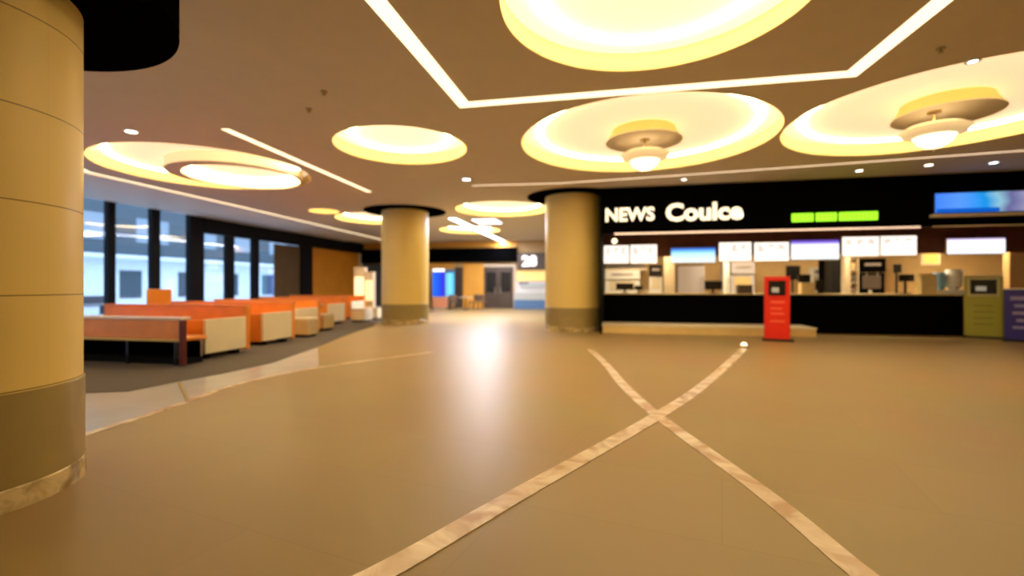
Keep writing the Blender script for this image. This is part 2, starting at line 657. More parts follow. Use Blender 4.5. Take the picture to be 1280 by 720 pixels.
# closed slab over the openings so no daylight comes in from above
struct('ceiling_slab', bm_mm(B(), (UW, WB, CEIL + 0.7), (UR, WF, CEIL + 0.75)), M['black'])

# walls
# far wall
struct('wall_back', bm_mm(B(), (UW, WF, 0), (UR, WF + 0.2, CEIL + 0.7)), M['tan'])
struct('wall_right', bm_mm(B(), (UR, WB, 0), (UR + 0.2, WF, CEIL + 0.7)), M['tan'])
struct('wall_front', bm_mm(B(), (UW, WB - 0.2, 0), (UR, WB, CEIL + 0.7)), M['tan'])

# ------------------------------------------------------------------ window wall (glass, black mullions, panels)
def wpx(px):
    return onU(px, 358, UW).y


segs = wpx
wn = 1
# posts measured along the wall: (left px, right px)
posts = [(133, 142), (188, 198), (235, 253), (282, 291), (315, 322), (375, 389)]
y_first = -4.8
bands = []
prev = y_first
for a_, b_ in posts:
    bands.append((prev, wpx(a_)))
    prev = wpx(b_)
extra_posts = []
# the near part of the wall (out of view behind the column) is glazed as well
k = wpx(133)
near = [k - 1.75 * i for i in range(1, 14) if k - 1.75 * i > WB + 0.3]
ys = sorted(near)
postw = [(y, y + 0.18) for y in ys] + [(wpx(a_), wpx(b_)) for a_, b_ in posts]
t0 = WB
for i, (a_, b_) in enumerate(postw):
    struct('trim_%d' % (i + 2), bm_mm(B(), (UW - 0.12, a_, 0), (UW + 0.10, b_, CEIL), 0.01), M['mullion'])
    # glazing before this post (the last stretch before the final post is a solid panel)
    lo, hi = t0, a_
    if i < len(postw) - 1:
        struct('window_%d' % wn, bm_mm(B(), (UW - 0.012, lo, 0.08), (UW, hi, CEIL)), M['glass'])
        wn += 1
    else:
        mid = wpx(343)
        struct('window_%d' % wn, bm_mm(B(), (UW - 0.012, lo, 0.08), (UW, mid, 3.45)), M['glass'])
        struct('wall_side_panel', bm_mm(B(), (UW - 0.05, mid, 0), (UW, hi, 3.45)), M['olive_dark'])
    t0 = b_
struct('wall_left', bm_mm(B(), (UW - 0.08, wpx(389), 0), (UW, WF, CEIL + 0.7)), M['black'])
# orange panelling near the far end and the black band over it
t = thing('orange_wall_panel', 'dark orange wall panelling at the far end of the window wall', 'wall panel', (UW, 0, 0))
obj('panel', bm_mm(B(), (0.0, wpx(390), 0.0), (0.06, wpx(447), onU(420, 308, UW).z), 0.01), M['orange_wall'], t)
obj('edge_strip', bm_mm(B(), (0.0, wpx(447), 0.0), (0.08, wpx(452), onU(449, 310, UW).z), 0.01), M['beige'], t)
struct('trim_head', bm_mm(B(), (UW - 0.1, wpx(253), 3.5), (UW + 0.14, WF, CEIL)), M['mullion'])
struct('trim_sill', bm_mm(B(), (UW - 0.1, WB, 0), (UW + 0.12, wpx(389), 0.08)), M['mullion'])

# outdoors
tag(obj('outside_paving', bm_mm(B(), (UW - 60, -40, -0.25), (UW - 0.32, 70, -0.02)), M['pave']), 'pale paving of the street outside the windows', 'pavement')['kind'] = 'structure'
t = thing('outside_building', 'pale grey building across the street seen through the windows', 'building', (-34, 0, 0))
fb = B()
bm_mm(fb, (-4, -30, 0), (0, 62, 3.4))
obj('lower_wall', fb, M['facade'], t)
obj('upper_wall', bm_mm(B(), (-4, -30, 3.4), (-0.4, 62, 13)), M['facade_dark'], t)
obj('canopy', bm_mm(B(), (0, -30, 3.25), (1.6, 62, 3.5), 0.03), M['facade'], t)
for j in range(14):
    y = -10 + j * 4.6
    w_ = obj('window', bm_mm(B(), (-0.02, y, 0.5), (0.04, y + 1.6, 2.5), 0.01), M['facade_dark'], t)
for j in range(14):
    y = -8.5 + j * 4.6
    obj('upper_window', bm_mm(B(), (-0.42, y, 4.6), (-0.34, y + 2.6, 6.4), 0.01), M['facade_mid'], t)
tt = thing('outside_bench', 'dark bench in the street outside the window', 'bench', (-24, 17.5, 0))
obj('seat', bm_mm(B(), (-0.25, -0.9, 0.42), (0.25, 0.9, 0.48), 0.01), M['facade_dark'], tt)
obj('backrest', bm_mm(B(), (-0.28, -0.9, 0.5), (-0.22, 0.9, 0.9), 0.01), M['facade_dark'], tt)
for s_ in (-0.7, 0.7):
    obj('leg', bm_mm(B(), (-0.25, s_ - 0.04, 0), (0.25, s_ + 0.04, 0.42), 0.01), M['facade_dark'], tt)

# ------------------------------------------------------------------ cove lights
def cove(key, label, drum=None, crescent=None, tube=None, dome=0.10):
    x, y, r_ = D[key]
    t = thing('cove_light', label, 'ceiling light', (x, y, CEIL), 0, 'round glowing ceiling coves')
    rb = B()
    bm_lathe(rb, [(r_, 0), (r_ + 0.018, 0), (r_ + 0.018, TOP), (r_, TOP)], 96, close=True)
    obj('rim', rb, M['rim'], t, True)
    pr = [(r_ + 0.015, TOP), (r_ * 0.8, TOP + dome * 0.45), (r_ * 0.5, TOP + dome * 0.8), (r_ * 0.2, TOP + dome), (0, TOP + dome)]
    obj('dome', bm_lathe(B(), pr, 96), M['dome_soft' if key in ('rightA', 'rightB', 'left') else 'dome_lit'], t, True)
    # light tube running round the foot of the dome
    tr = (r_ - 0.34) if tube is None else tube
    q = 0.035
    pr = [(tr + q * math.cos(2 * PI * k / 8), TOP - 0.02 + q * math.sin(2 * PI * k / 8)) for k in range(8)]
    obj('light_tube', bm_lathe(B(), pr, 96, close=True), M['tube'], t, True)
    if drum:
        dr, = drum
        db = B()
        bm_lathe(db, [(dr, 0.012), (dr * 0.86, 0.17), (dr * 0.82, TOP + 0.07)], 64)
        o = obj('drum', db, M['drum'], t, True)
        obj('drum_bottom', bm_lathe(B(), [(dr + 0.01, 0.0), (dr + 0.01, 0.012)], 64), M['ceiling'], t)
    if crescent:
        cx, cy, ro, hx, hy, ri = crescent   # offset ring with an off-centre hole
        cbm = B()
        n = 72
        ring = []
        for k in range(n):
            a_ = 2 * PI * k / n
            po = (cx + ro * math.cos(a_), cy + ro * math.sin(a_))
            pi_ = (hx + ri * math.cos(a_), hy + ri * math.sin(a_))
            ring.append([cbm.verts.new((*po, 0)), cbm.verts.new((*po, TOP)), cbm.verts.new((*pi_, TOP)), cbm.verts.new((*pi_, 0))])
        for k in range(n):
            a1, b1 = ring[k], ring[(k + 1) % n]
            for q_ in range(4):
                cbm.faces.new((a1[q_], b1[q_], b1[(q_ + 1) % 4], a1[(q_ + 1) % 4]))
        obj('inner_ring', cbm, M['ceiling'], t, True)
        fb_ = B()
        ring = []
        for k in range(n):
            a_ = 2 * PI * k / n
            po = (cx + ro * math.cos(a_), cy + ro * math.sin(a_))
            pi_ = (hx + ri * math.cos(a_), hy + ri * math.sin(a_))
            ring.append([fb_.verts.new((*po, -0.008)), fb_.verts.new((*po, -0.001)), fb_.verts.new((*pi_, -0.001)), fb_.verts.new((*pi_, -0.008))])
        for k in range(n):
            a1, b1 = ring[k], ring[(k + 1) % n]
            for q_ in range(4):
                fb_.faces.new((a1[q_], b1[q_], b1[(q_ + 1) % 4], a1[(q_ + 1) % 4]))
        obj('ring_face', fb_, M['ceiling'], t)
        q = 0.035
        tb = B()
        bm_lathe(tb, [(ri - 0.14 + q * math.cos(2 * PI * k / 8), TOP - 0.055 + q * math.sin(2 * PI * k / 8)) for k in range(8)], 72, (hx, hy, 0), close=True)
        obj('inner_light_tube', tb, M['tube'], t, True)
    return t


cove('big', 'big round cove light at the top of the picture inside the angular light strip')
cove('rear', 'added round cove light in the ceiling, unseen behind the viewpoint')
cove('side', 'added round cove light in the ceiling, out of view beyond the big left column')
cove('mid', 'plain open round cove light left of centre, right of the short diagonal strip')
cove('rightA', 'round cove light with central drum above the white counter sign', drum=(0.71,))
cove('rightB', 'round cove light with central drum at the right edge above the blue screen', drum=(0.71,))
lx, ly, _ = D['left']
ix, iy = cam2b(-6.98, 12.0)
cove('left', 'round cove light holding an off-centre glowing ring, above the booth benches', crescent=(ix - lx, iy - ly, 1.52, ix - lx + 0.04, iy - ly + 0.16, 1.32), tube=1.95)
cove('backA', 'round cove light touching the top of the column beside the counter')
cove('backB', 'round cove light left of the column that stands by the benches')
cove('backC', 'farthest round cove light right behind the column that stands by the benches')
cove('small', 'smallest round cove light far left near the window strip')


def pendant(px, z, label):
    p_ = atZ(px, z)
    t = thing('pendant_lamp', label, 'lamp', (p_.x, p_.y, CEIL), 0, 'glass bowl lamps below the cove drums')
    obj('ceiling_rose', bm_lathe(B(), [(0.09, -0.03), (0.09, -0.002)], 24), M['brass'], t, True)
    obj('stem', bm_lathe(B(), [(0.02, -0.30), (0.02, -0.03)], 12), M['brass'], t, True)
    obj('glass_dish', bm_lathe(B(), [(0.16, -0.26), (0.36, -0.24), (0.46, -0.30), (0.40, -0.37), (0.24, -0.42), (0.235, -0.41), (0.39, -0.36), (0.445, -0.30), (0.36, -0.25), (0.16, -0.27)], 40, close=True), M['crystal'], t, True)
    obj('glowing_bowl', bm_lathe(B(), [(0.15, -0.30), (0.27, -0.33), (0.28, -0.40), (0.22, -0.50), (0.12, -0.57), (0.0, -0.60)], 40), M['shade'], t, True)
    obj('finial', bm_lathe(B(), [(0.0, -0.66), (0.025, -0.64), (0.03, -0.61), (0.01, -0.595)], 16), M['brass'], t, True)


pendant(806, 9.0, 'glowing glass bowl lamp hanging under the drum above the white counter sign')
pendant(1168, 7.55, 'glowing glass bowl lamp hanging under the drum at the right edge')

# ------------------------------------------------------------------ light strips in the ceiling
def strip(pts, width, m, label, name='light_strip'):
    o = obj(name, bm_ribbon(B(), pts, width, CEIL - 0.006, CEIL - 0.001), m)
    tag(o, label, 'light strip')
    return o


a0 = onH(470, 0, CEIL); a1 = onH(580, 131, CEIL); a2 = onH(1065, 92, CEIL); a3 = onH(1178, 0, CEIL)
e0 = a1 + (a0 - a1) * 1.6; e3 = a2 + (a3 - a2) * 1.8
strip([e0, a1, a2, e3], 0.2, M['strip'], 'long angular warm light strip bending twice around the large top cove light')
strip([onH(281, 161, CEIL), onH(462, 240, CEIL)], 0.15, M['strip'], 'short diagonal warm light strip between the left cove light and the plain round one')
strip([onH(565, 273, CEIL), onH(634, 304, CEIL)], 0.30, M['cool_strip'], 'cool white diagonal light strip in the far ceiling between the two columns')
strip([onH(60, 190, CEIL), onH(110, 215, CEIL), onH(300, 258, CEIL), onH(480, 300, CEIL)], 0.10, M['strip'], 'long warm light strip along the ceiling beside the window wall')
strip([onH(590, 232, CEIL), onH(700, 229, CEIL), onH(850, 219, CEIL), onH(1060, 204, CEIL), onH(1280, 188, CEIL), onH(1400, 179, CEIL)], 0.09, M['thin_strip'], 'thin peach light strip in the ceiling in front of the black counter fascia')

t = thing('ceiling_light', 'rectangular cool white light panel in the far ceiling beside the diagonal strip', 'ceiling light', onH(609, 276, CEIL))
obj('frame', bm_mm(B(), (-0.55, -0.75, -0.03), (0.55, 0.75, -0.001), 0.005), M['white'], t)
obj('diffuser', bm_mm(B(), (-0.5, -0.7, -0.036), (0.5, 0.7, -0.031)), M['cool'], t)


def downlight(px, py, m, label, r_=0.075):
    p_ = onH(px, py, CEIL)
    t = thing('downlight', label, 'ceiling light', (p_.x, p_.y, CEIL), 0, 'small round downlights')
    obj('trim_ring', bm_lathe(B(), [(r_ + 0.03, -0.012), (r_ + 0.03, -0.001), (r_, -0.001), (r_, -0.012)], 24, close=True), M['white'], t, True)
    obj('lens', bm_lathe(B(), [(r_ * 0.97, -0.010), (r_ * 0.97, -0.002)], 24), m, t)


downlight(164, 164, M['bulb'], 'small bright downlight above the left cove light, near the big column', 0.09)
downlight(583, 224, M['coolbulb'], 'small bluish downlight below and right of the plain round cove light', 0.10)
downlight(1074, 213, M['bulb'], 'small downlight in front of the fascia above the green sign')
downlight(1161, 206, M['bulb'], 'small downlight in front of the fascia above the left end of the blue screen')
downlight(1242, 203, M['coolbulb'], 'small downlight in front of the fascia above the right part of the blue screen')
downlight(1216, 76, M['bulb'], 'small downlight right of the corner of the angular strip', 0.05)
downlight(855, 224, M['bulb'], 'small downlight in front of the fascia above the white sign', 0.06)
for px, py, lb in ((405, 114, 'small dark sprinkler head in the brown ceiling left of the angular strip'), (1176, 60, 'small dark sprinkler head in the ceiling right of the angular strip'), (386, 136, 'small sprinkler head above the plain round cove light')):
    p_ = onH(px, py, CEIL)
    t = thing('sprinkler', lb, 'sprinkler', (p_.x, p_.y, CEIL))
    obj('escutcheon', bm_lathe(B(), [(0.05, -0.012), (0.05, -0.001)], 20), M['plinth'], t, True)
    obj('head', bm_lathe(B(), [(0.03, -0.055), (0.03, -0.048), (0.01, -0.045), (0.01, -0.012)], 12), M['plinth'], t, True)

wsL = [onH(60, 190, CEIL), onH(110, 215, CEIL), onH(300, 258, CEIL), onH(480, 300, CEIL)]
sb = B()
pl = [(UW + 0.15, wsL[0].y - 3.0)] + [(wsL[0].x - 0.45, wsL[0].y - 3.0)] + [(p.x - 0.07, p.y) for p in wsL[1:]] + [(UW + 0.15, wsL[-1].y)]
lo_ = [sb.verts.new((x, y, CEIL - 0.03)) for x, y in pl]
hi_ = [sb.verts.new((x, y, CEIL - 0.001)) for x, y in pl]
sb.faces.new(lo_)
sb.faces.new(hi_[::-1])
for i in range(len(pl)):
    j = (i + 1) % len(pl)
    sb.faces.new((lo_[i], lo_[j], hi_[j], hi_[i]))
struct('ceiling_soffit', sb, M['soffit'])

# ------------------------------------------------------------------ columns
def column(x, y, r_, label, collar_r=1.3, collar_z=4.12):
    t = thing('round_column', label, 'column', (x, y, 0), 0)
    obj('base_ring', bm_lathe(B(), [(r_ + 0.012, 0), (r_ + 0.012, 0.13), (r_ + 0.002, 0.14)], 96), M['basering'], t, True)
    obj('plinth', bm_lathe(B(), [(r_ + 0.006, 0.14), (r_ + 0.006, 0.70), (r_, 0.705)], 96), M['plinth'], t, True)
    obj('shaft', bm_lathe(B(), [(r_ - 0.004, 0.705), (r_ - 0.004, collar_z)], 96), M['column' if collar_z < 4 else 'column_plain'], t, True)
    if collar_z < 4:
        pr = [(collar_r, collar_z), (collar_r, CEIL - 0.002)]
    else:
        pr = [(collar_r, collar_z), (collar_r, CEIL - 0.002)]
    obj('ceiling_collar', bm_lathe(B(), pr, 96), M['collar'], t, True)
    return t


cL = cam2b(-3.68, 3.02)
column(*cL, 0.70, 'huge round yellow column close at the left edge of the picture', 1.27, 3.30)
cM = cam2b(1.90, 14.75)
column(*cM, 0.86, 'round yellow column standing at the left end of the black food counter', 1.42)
cB = cam2b(-3.98, 17.6)
column(*cB, 0.86, 'round yellow column farther back, beside the orange benches', 1.5)

# ------------------------------------------------------------------ food counter on the right
UL = -0.30
UE = 9.3
# side wall of the food court, dark
struct('wall_kitchen_side', bm_mm(B(), (UL - 0.04, FASC, 0), (UL, WF, CEIL)), M['black'])
struct('wall_kitchen_back', bm_mm(B(), (UL, KB, 0), (UR, KB + 0.15, CEIL)), M['tan'])
# fascia
z_lo = 2.86
t = thing('counter_fascia', 'long black fascia above the food counter carrying the signs', 'fascia', (0, FASC, 0))
obj('panel', bm_mm(B(), (UL, 0, z_lo), (UR, 0.25, CEIL - 0.002), 0.01), M['blackmatte'], t)
obj('bottom_light', bm_mm(B(), (onW(768, 290, FASC).x, -0.035, z_lo - 0.05), (onW(1150, 290, FASC).x, -0.005, z_lo + 0.0), 0.004), M['pink_strip'], t)
obj('bottom_rail', bm_mm(B(), (onW(1165, 290, FASC).x, -0.03, z_lo - 0.04), (UR, -0.005, z_lo - 0.005), 0.004), M['beige'], t)
struct('ceiling_kitchen', bm_mm(B(), (UL, FASC + 0.26, 3.05), (UR, KB, 3.12)), M['redbrown'])

# white sign
p0 = onW(757, 278, FASC); p1 = onW(818, 276, FASC); q0 = onW(832, 275, FASC); q1 = onW(928, 274, FASC)
hN = onW(757, 261, FASC).z - p0.z
hC = onW(900, 250, FASC).z - onW(900, 273, FASC).z
t = thing('lit_sign', 'glowing white lettering on the black fascia left of the green sign', 'sign', (0, FASC - 0.05, 0))
text_mesh('small_letters', 'NEWS', 0.4, M['sign'], t, (p0.x, 0, onW(785, 277, FASC).z), (PI / 2, 0, 0), bold=0.012, width=p1.x - p0.x, height=hN)
text_mesh('large_letters', 'Coulce', 0.6, M['sign'], t, (q0.x, 0, onW(880, 276, FASC).z), (PI / 2, 0, 0), bold=0.02, width=q1.x - q0.x, height=hC)

t = thing('green_sign', 'small bright green lit sign of three word blocks on the black fascia', 'sign', (0, FASC - 0.04, 0))
for (xa, xb) in ((989, 1016), (1019, 1045), (1048, 1096)):
    A = onW(xa, 278, FASC); Bq = onW(xb, 266, FASC)
    zl = onW(1040, 276.5, FASC).z; zh = onW(1040, 266, FASC).z
    o = obj('word_block', bm_mm(B(), (A.x, -0.02, zl), (Bq.x, 0.02, zh), 0.008), M['greensign'], t)
    n = 5 if xb - xa < 40 else 9
    for k in range(1, n):
        x_ = A.x + (Bq.x - A.x) * k / n
        obj('letter_gap', bm_mm(B(), (x_ - 0.008, -0.026, zl + 0.05), (x_ + 0.008, -0.021, zh - 0.05)), M['greensign2'], o)

# big blue screen on the fascia
A = onW(1169, 269, FASC - 0.1); Bq = onW(1330, 240, FASC - 0.1)
zl = onW(1220, 265, FASC - 0.1).z; zh = onW(1220, 240.5, FASC - 0.1).z
t = thing('video_screen', 'wide bright blue video screen on the black fascia at the right edge', 'screen', (0, FASC - 0.1, 0))
obj('housing', bm_mm(B(), (A.x - 0.03, 0.0, zl - 0.03), (Bq.x + 0.03, 0.095, zh + 0.03), 0.01), M['blackgloss'], t)
obj('ledge', bm_mm(B(), (A.x - 0.1, -0.08, zl - 0.11), (Bq.x, 0.05, zl - 0.035), 0.01), M['beige'], t)
sm = screen_mat('blue_picture', [(0.0, (0.05, 0.22, 0.95)), (0.2, (0.09, 0.30, 1.0)), (0.40, (0.0, 0.28, 0.72)), (0.50, (0.25, 0.50, 0.62)), (0.60, (0.12, 0.12, 0.30)), (0.75, (0.30, 0.30, 0.45))], 0.95, 0, noise=0.12)
obj('picture', bm_mm(B(), (A.x, -0.012, zl), (Bq.x, -0.001, zh)), sm, t)
obj('caption_band', bm_mm(B(), (A.x + 0.02, -0.016, zl), (onW(1245, 250, FASC).x, -0.013, zl + 0.10)), mat('deep_blue_light', (0, 0, 0), emit=(0.0, 0.09, 0.5), es=1.0), t)

# counter: black front, honey top
t = thing('food_counter', 'long black-fronted food counter with a honey coloured top', 'counter', (0, CNT, 0))
obj('front', bm_mm(B(), (UL + 0.02, 0, 0), (UE, 0.75, 1.10), 0.01), M['blackmatte'], t)
obj('worktop', bm_mm(B(), (UL + 0.02, 0.02, 1.102), (UE, 0.80, 1.14), 0.01), M['goldtop'], t)
t = thing('counter_wing', 'dark red-brown side counter behind the green kiosk', 'counter', (UE + 0.02, CNT, 0))
obj('front', bm_mm(B(), (0, 0.1, 0), (3.4, 0.75, 1.10), 0.01), M['redbrown'], t)
obj('worktop', bm_mm(B(), (0, 0.05, 1.102), (3.4, 0.80, 1.14), 0.01), M['redbrown'], t)

# low platform in front
pa = onH(757, 417); pb = onH(1018, 421)
yf = (pa.y + pb.y) / 2
t = thing('low_platform', 'low honey coloured step along the foot of the black counter, behind the red kiosk', 'platform', (0, yf, 0))
obj('body', bm_mm(B(), (UL + 0.02, 0.02, 0), (pb.x, CNT - yf - 0.01, 0.21)), M['platform'], t)
obj('edge', bm_mm(B(), (UL + 0.0, 0.0, 0.212), (pb.x + 0.02, CNT - yf - 0.01, 0.245), 0.008), M['ivory'], t)

struct('trim_bulkhead', bm_mm(B(), (UL + 0.01, 15.75, 2.30), (12.6, 15.83, 3.045)), M['redbrown'])
# kitchen lighting (long ceiling fittings behind the fascia)
for i in range(4):
    x_ = 1.2 + i * 3.2
    t = thing('kitchen_light', 'long white ceiling fitting inside the kitchen behind the fascia', 'ceiling light', (x_, 16.35, 3.05), 0, 'kitchen ceiling fittings')
    obj('housing', bm_mm(B(), (-0.75, -0.09, -0.05), (0.75, 0.09, -0.002), 0.005), M['white'], t)
    a_ = area('kitchen_lamp', (0, 0, -0.06), 1.4, 100, (1.0, 0.80, 0.48), size_y=0.15)
    a_.parent = t

# back counter in the kitchen
t = thing('back_counter', 'long beige back counter inside the kitchen', 'counter', (0, 17.9, 0))
obj('body', bm_mm(B(), (UL + 0.02, 0.05, 0), (11.5, 1.05, 0.98), 0.01), M['beige'], t)
obj('worktop', bm_mm(B(), (UL + 0.02, 0.0, 0.982), (11.5, 1.08, 1.02), 0.01), M['goldtop'], t)


# menu boards
def board(x0, x1, y0, y1, label, stops=None, w=15.6, ink=True):
    A = onW(x0, y1, w); Bq = onW(x1, y0, w)
    xm = (x0 + x1) / 2
    zl = onW(xm, y1, w).z; zh = onW(xm, y0, w).z
    t = thing('menu_board', label, 'menu board', (A.x, w, zl), 0, 'lit menu boards over the counter')
    wd = Bq.x - A.x; hh = zh - zl
    obj('case', bm_mm(B(), (0.0, 0.012, -0.03), (wd - 0.02, 0.10, hh + 0.02), 0.01), M['tan'], t)
    m = M['board'] if stops is None else screen_mat('menu_picture', stops, 1.05, 2)
    obj('lit_face', bm_mm(B(), (0.0, 0, 0.0), (wd - 0.02, 0.011, hh), 0.003), m, t)
    if ink:
        rs = random.Random(int(x0))
        for c_ in range(3):
            bx_ = wd * (0.1 + 0.29 * c_)
            for k in range(rs.randint(1, 3)):
                zz = hh * (0.78 - 0.13 * k)
                obj('printed_line', bm_mm(B(), (bx_, -0.005, zz), (bx_ + wd * rs.uniform(0.08, 0.2), -0.001, zz + hh * 0.06)), M['board_ink'], t)
    obj('hanger', bm_mm(B(), (wd / 2 - 0.015, 0.04, hh + 0.022), (wd / 2 + 0.015, 0.07, 3.045 - zl)), M['redbrown'], t)
    return t


board(755, 787, 307, 329, 'lit menu board nearest the column, leftmost of the row')
board(788, 822, 306, 329, 'lit menu board second from the column')
bl = [(0.0, (0.8, 0.95, 1)), (0.55, (0.55, 0.9, 1.0)), (0.8, (0.15, 0.5, 1.0)), (0.95, (0.03, 0.12, 0.6))]
board(839, 895, 310, 328, 'wide menu screen with a blue top, under the middle of the white sign', bl, ink=False)
board(899, 940, 303, 326, 'lit menu board just right of the screen with the blue top')
board(943, 987, 303, 326, 'lit menu board above the red kiosk')
pu = [(0.0, (0.85, 0.97, 1)), (0.75, (0.9, 0.92, 1.0)), (0.86, (0.25, 0.16, 0.8)), (1.0, (0.06, 0.02, 0.25))]
board(989, 1050, 300, 324, 'wide white menu screen with a purple top, below the green sign', pu, ink=False)
board(1053, 1100, 296, 320, 'lit menu board right of the screen with the purple top')
board(1101, 1147, 295, 319, 'lit menu board at the right end of the warm white row')
board(1184, 1258, 298, 317, 'separate white menu screen above the green kiosk', [(0.0, (0.9, 0.95, 1)), (0.85, (1, 0.95, 1)), (1.0, (0.4, 0.3, 0.7))], ink=False)


# things on the counters --------------------------------------------------------------
def rect(x0, x1, y0, y1, w):
    xm = (x0 + x1) / 2
    return onW(x0, y1, w).x, onW(x1, y1, w).x, onW(xm, y1, w).z, onW(xm, y0, w).z


def monitor(x0, x1, y0, y1, w, label, base=1.14, back=False):
    a_, b_, zl, zh = rect(x0, x1, y0, y1, w)
    c_ = (a_ + b_) / 2
    t = thing('till_monitor', label, 'monitor', (c_, w, base))
    hw = (b_ - a_) / 2
    zl = max(zl, base + 0.10)
    obj('stand_base', bm_mm(B(), (-0.11, 0.0, 0.0), (0.11, 0.2, 0.02), 0.006), M['blackgloss'], t)
    obj('stand_neck', bm_mm(B(), (-0.03, 0.09, 0.02), (0.03, 0.13, zl - base + 0.08), 0.006), M['blackgloss'], t)
    sc_ = obj('casing', bm_mm(B(), (-hw, 0.03, zl - base), (hw, 0.085, zh - base), 0.012), M['blackgloss'], t)
    obj('display', bm_mm(B(), (-hw + 0.03, 0.086, zl - base + 0.03), (hw - 0.03, 0.09, zh - base - 0.03)), M['lavender'], sc_)
    return t


monitor(770, 792, 354, 367, 15.15, 'black till monitor on the counter nearest the column')
monitor(793, 804, 357, 366, 15.4, 'small black till monitor just right of the one nearest the column')
monitor(881, 903, 351, 362, 15.4, 'wide low black till monitor under the right half of the white sign')
monitor(983, 1001, 332, 350, 17.95, 'tall dark monitor right of the red kiosk, nearer the back wall', 1.02)
monitor(998, 1014, 343, 356, 15.6, 'black till monitor right of the red kiosk on the counter')
monitor(1020, 1030, 350, 366, 15.3, 'narrow black till monitor beside the dark fridge')
monitor(1118, 1128, 330, 341, 17.95, 'small dark monitor high against the tan wall, left of the green kiosk', 1.02)
monitor(1125, 1144, 343, 352, 15.4, 'low wide dark till monitor left of the blue jug')


def machine(x0, x1, y0, y1, w, label, cat='coffee machine', name='coffee_machine', m_body='white', m_top='blackgloss', base=1.02, d=0.4, panel='beige'):
    a_, b_, zl, zh = rect(x0, x1, y0, y1, w)
    h = zh - base
    wd = b_ - a_
    t = thing(name, label, cat, ((a_ + b_) / 2, w, base))
    hw = wd / 2
    obj('body', bm_mm(B(), (-hw, 0.08, 0.0), (hw, d, h * 0.62), 0.015), M[m_body], t)
    obj('head', bm_mm(B(), (-hw, 0.0, h * 0.64), (hw, d, h), 0.02), M[m_top], t)
    obj('drip_tray', bm_mm(B(), (-hw, -0.02, 0.0), (hw, 0.07, 0.05), 0.008), M['steel'], t)
    obj('front_panel', bm_mm(B(), (-hw * 0.7, 0.06, h * 0.2), (hw * 0.7, 0.078, h * 0.56), 0.005), M[panel], t)
    for s_ in (-0.4, 0.4):
        obj('spout', bm_lathe(B(), [(0.015, h * 0.54), (0.018, h * 0.64)], 10, (hw * s_, 0.045, 0)), M['steel'], t, True)
    obj('button_strip', bm_mm(B(), (-hw * 0.6, -0.012, h * 0.8), (hw * 0.6, -0.001, h * 0.88), 0.002), M['steel'], t)
    return t


machine(812, 828, 331, 362, 17.95, 'white drinks machine with a black head on the back counter, left of the tan post')
machine(914, 944, 327, 363, 17.95, 'lavender grey drinks machine left of the red kiosk', m_body='lavender', m_top='lavender', panel='goldtop')
machine(1015, 1029, 334, 362, 17.95, 'narrow white drinks machine beside the tall dark fridge', m_top='white')
machine(756, 800, 338, 364, 17.95, 'wide white ice machine on the back counter nearest the column', 'ice machine', 'ice_machine', 'white', 'white')
machine(1074, 1108, 323, 364, 16.9 + 1.05, 'large black espresso machine right of the tan post', 'coffee machine', 'espresso_machine', 'blackmatte', 'blackmatte', panel='darkdoor')


def cabinet(x0, x1, y0, label, m, md, w=17.2, dz=0.5, name='fridge', cat='fridge'):
    a_, b_, zl, zh = rect(x0, x1, y0, 400, w)
    t = thing(name, label, cat, ((a_ + b_) / 2, w, 0))
    hw = (b_ - a_) / 2
    obj('cabinet', bm_mm(B(), (-hw, 0.05, 0.08), (hw, dz, zh), 0.01), M[m], t)
    d_ = obj('door', bm_mm(B(), (-hw + 0.01, 0.0, 0.1), (hw - 0.01, 0.046, zh - 0.04), 0.01), M[md], t)
    obj('handle', bm_lathe(B(), [(0.012, 1.0), (0.012, 1.7)], 10, (hw - 0.07, -0.03, 0)), M['steel'], d_, True)
    obj('foot_plinth', bm_mm(B(), (-hw + 0.03, 0.08, 0), (hw - 0.03, dz - 0.05, 0.078)), M['blackgloss'], t)
    return t


cabinet(1031, 1054, 322, 'tall dark glass-doored fridge behind the counter below the purple-topped screen', 'blackmatte', 'blackgloss')
cabinet(847, 881, 331, 'dark-framed tall cabinet with a pale lavender door behind the counter', 'darkdoor', 'lavender', name='tall_cabinet', cat='cabinet')
cabinet(904, 912, 326, 'narrow white upright cabinet left of the lavender drinks machine', 'white', 'white', name='tall_cabinet', cat='cabinet')


def post(x0, x1, y0, w, label, m='beige', top=3.045):
    a_, b_, zl, zh = rect(x0, x1, y0, 400, w)
    t = thing('square_post', label, 'post', ((a_ + b_) / 2, w, 0))
    hw = (b_ - a_) / 2
    obj('shaft', bm_mm(B(), (-hw, 0, 0.12), (hw, 0.25, top), 0.01), M[m], t)
    obj('foot', bm_mm(B(), (-hw - 0.015, -0.015, 0), (hw + 0.015, 0.265, 0.118), 0.008), M['redbrown'], t)


post(831, 843, 330, 16.6, 'beige square post inside the kitchen behind the blue-topped screen')
post(1056, 1062, 320, 16.6, 'slim beige square post inside the kitchen right of the dark fridge')
post(1262, 1290, 285, 15.95, 'wide tan square post at the right edge behind the purple kiosk', 'tan')

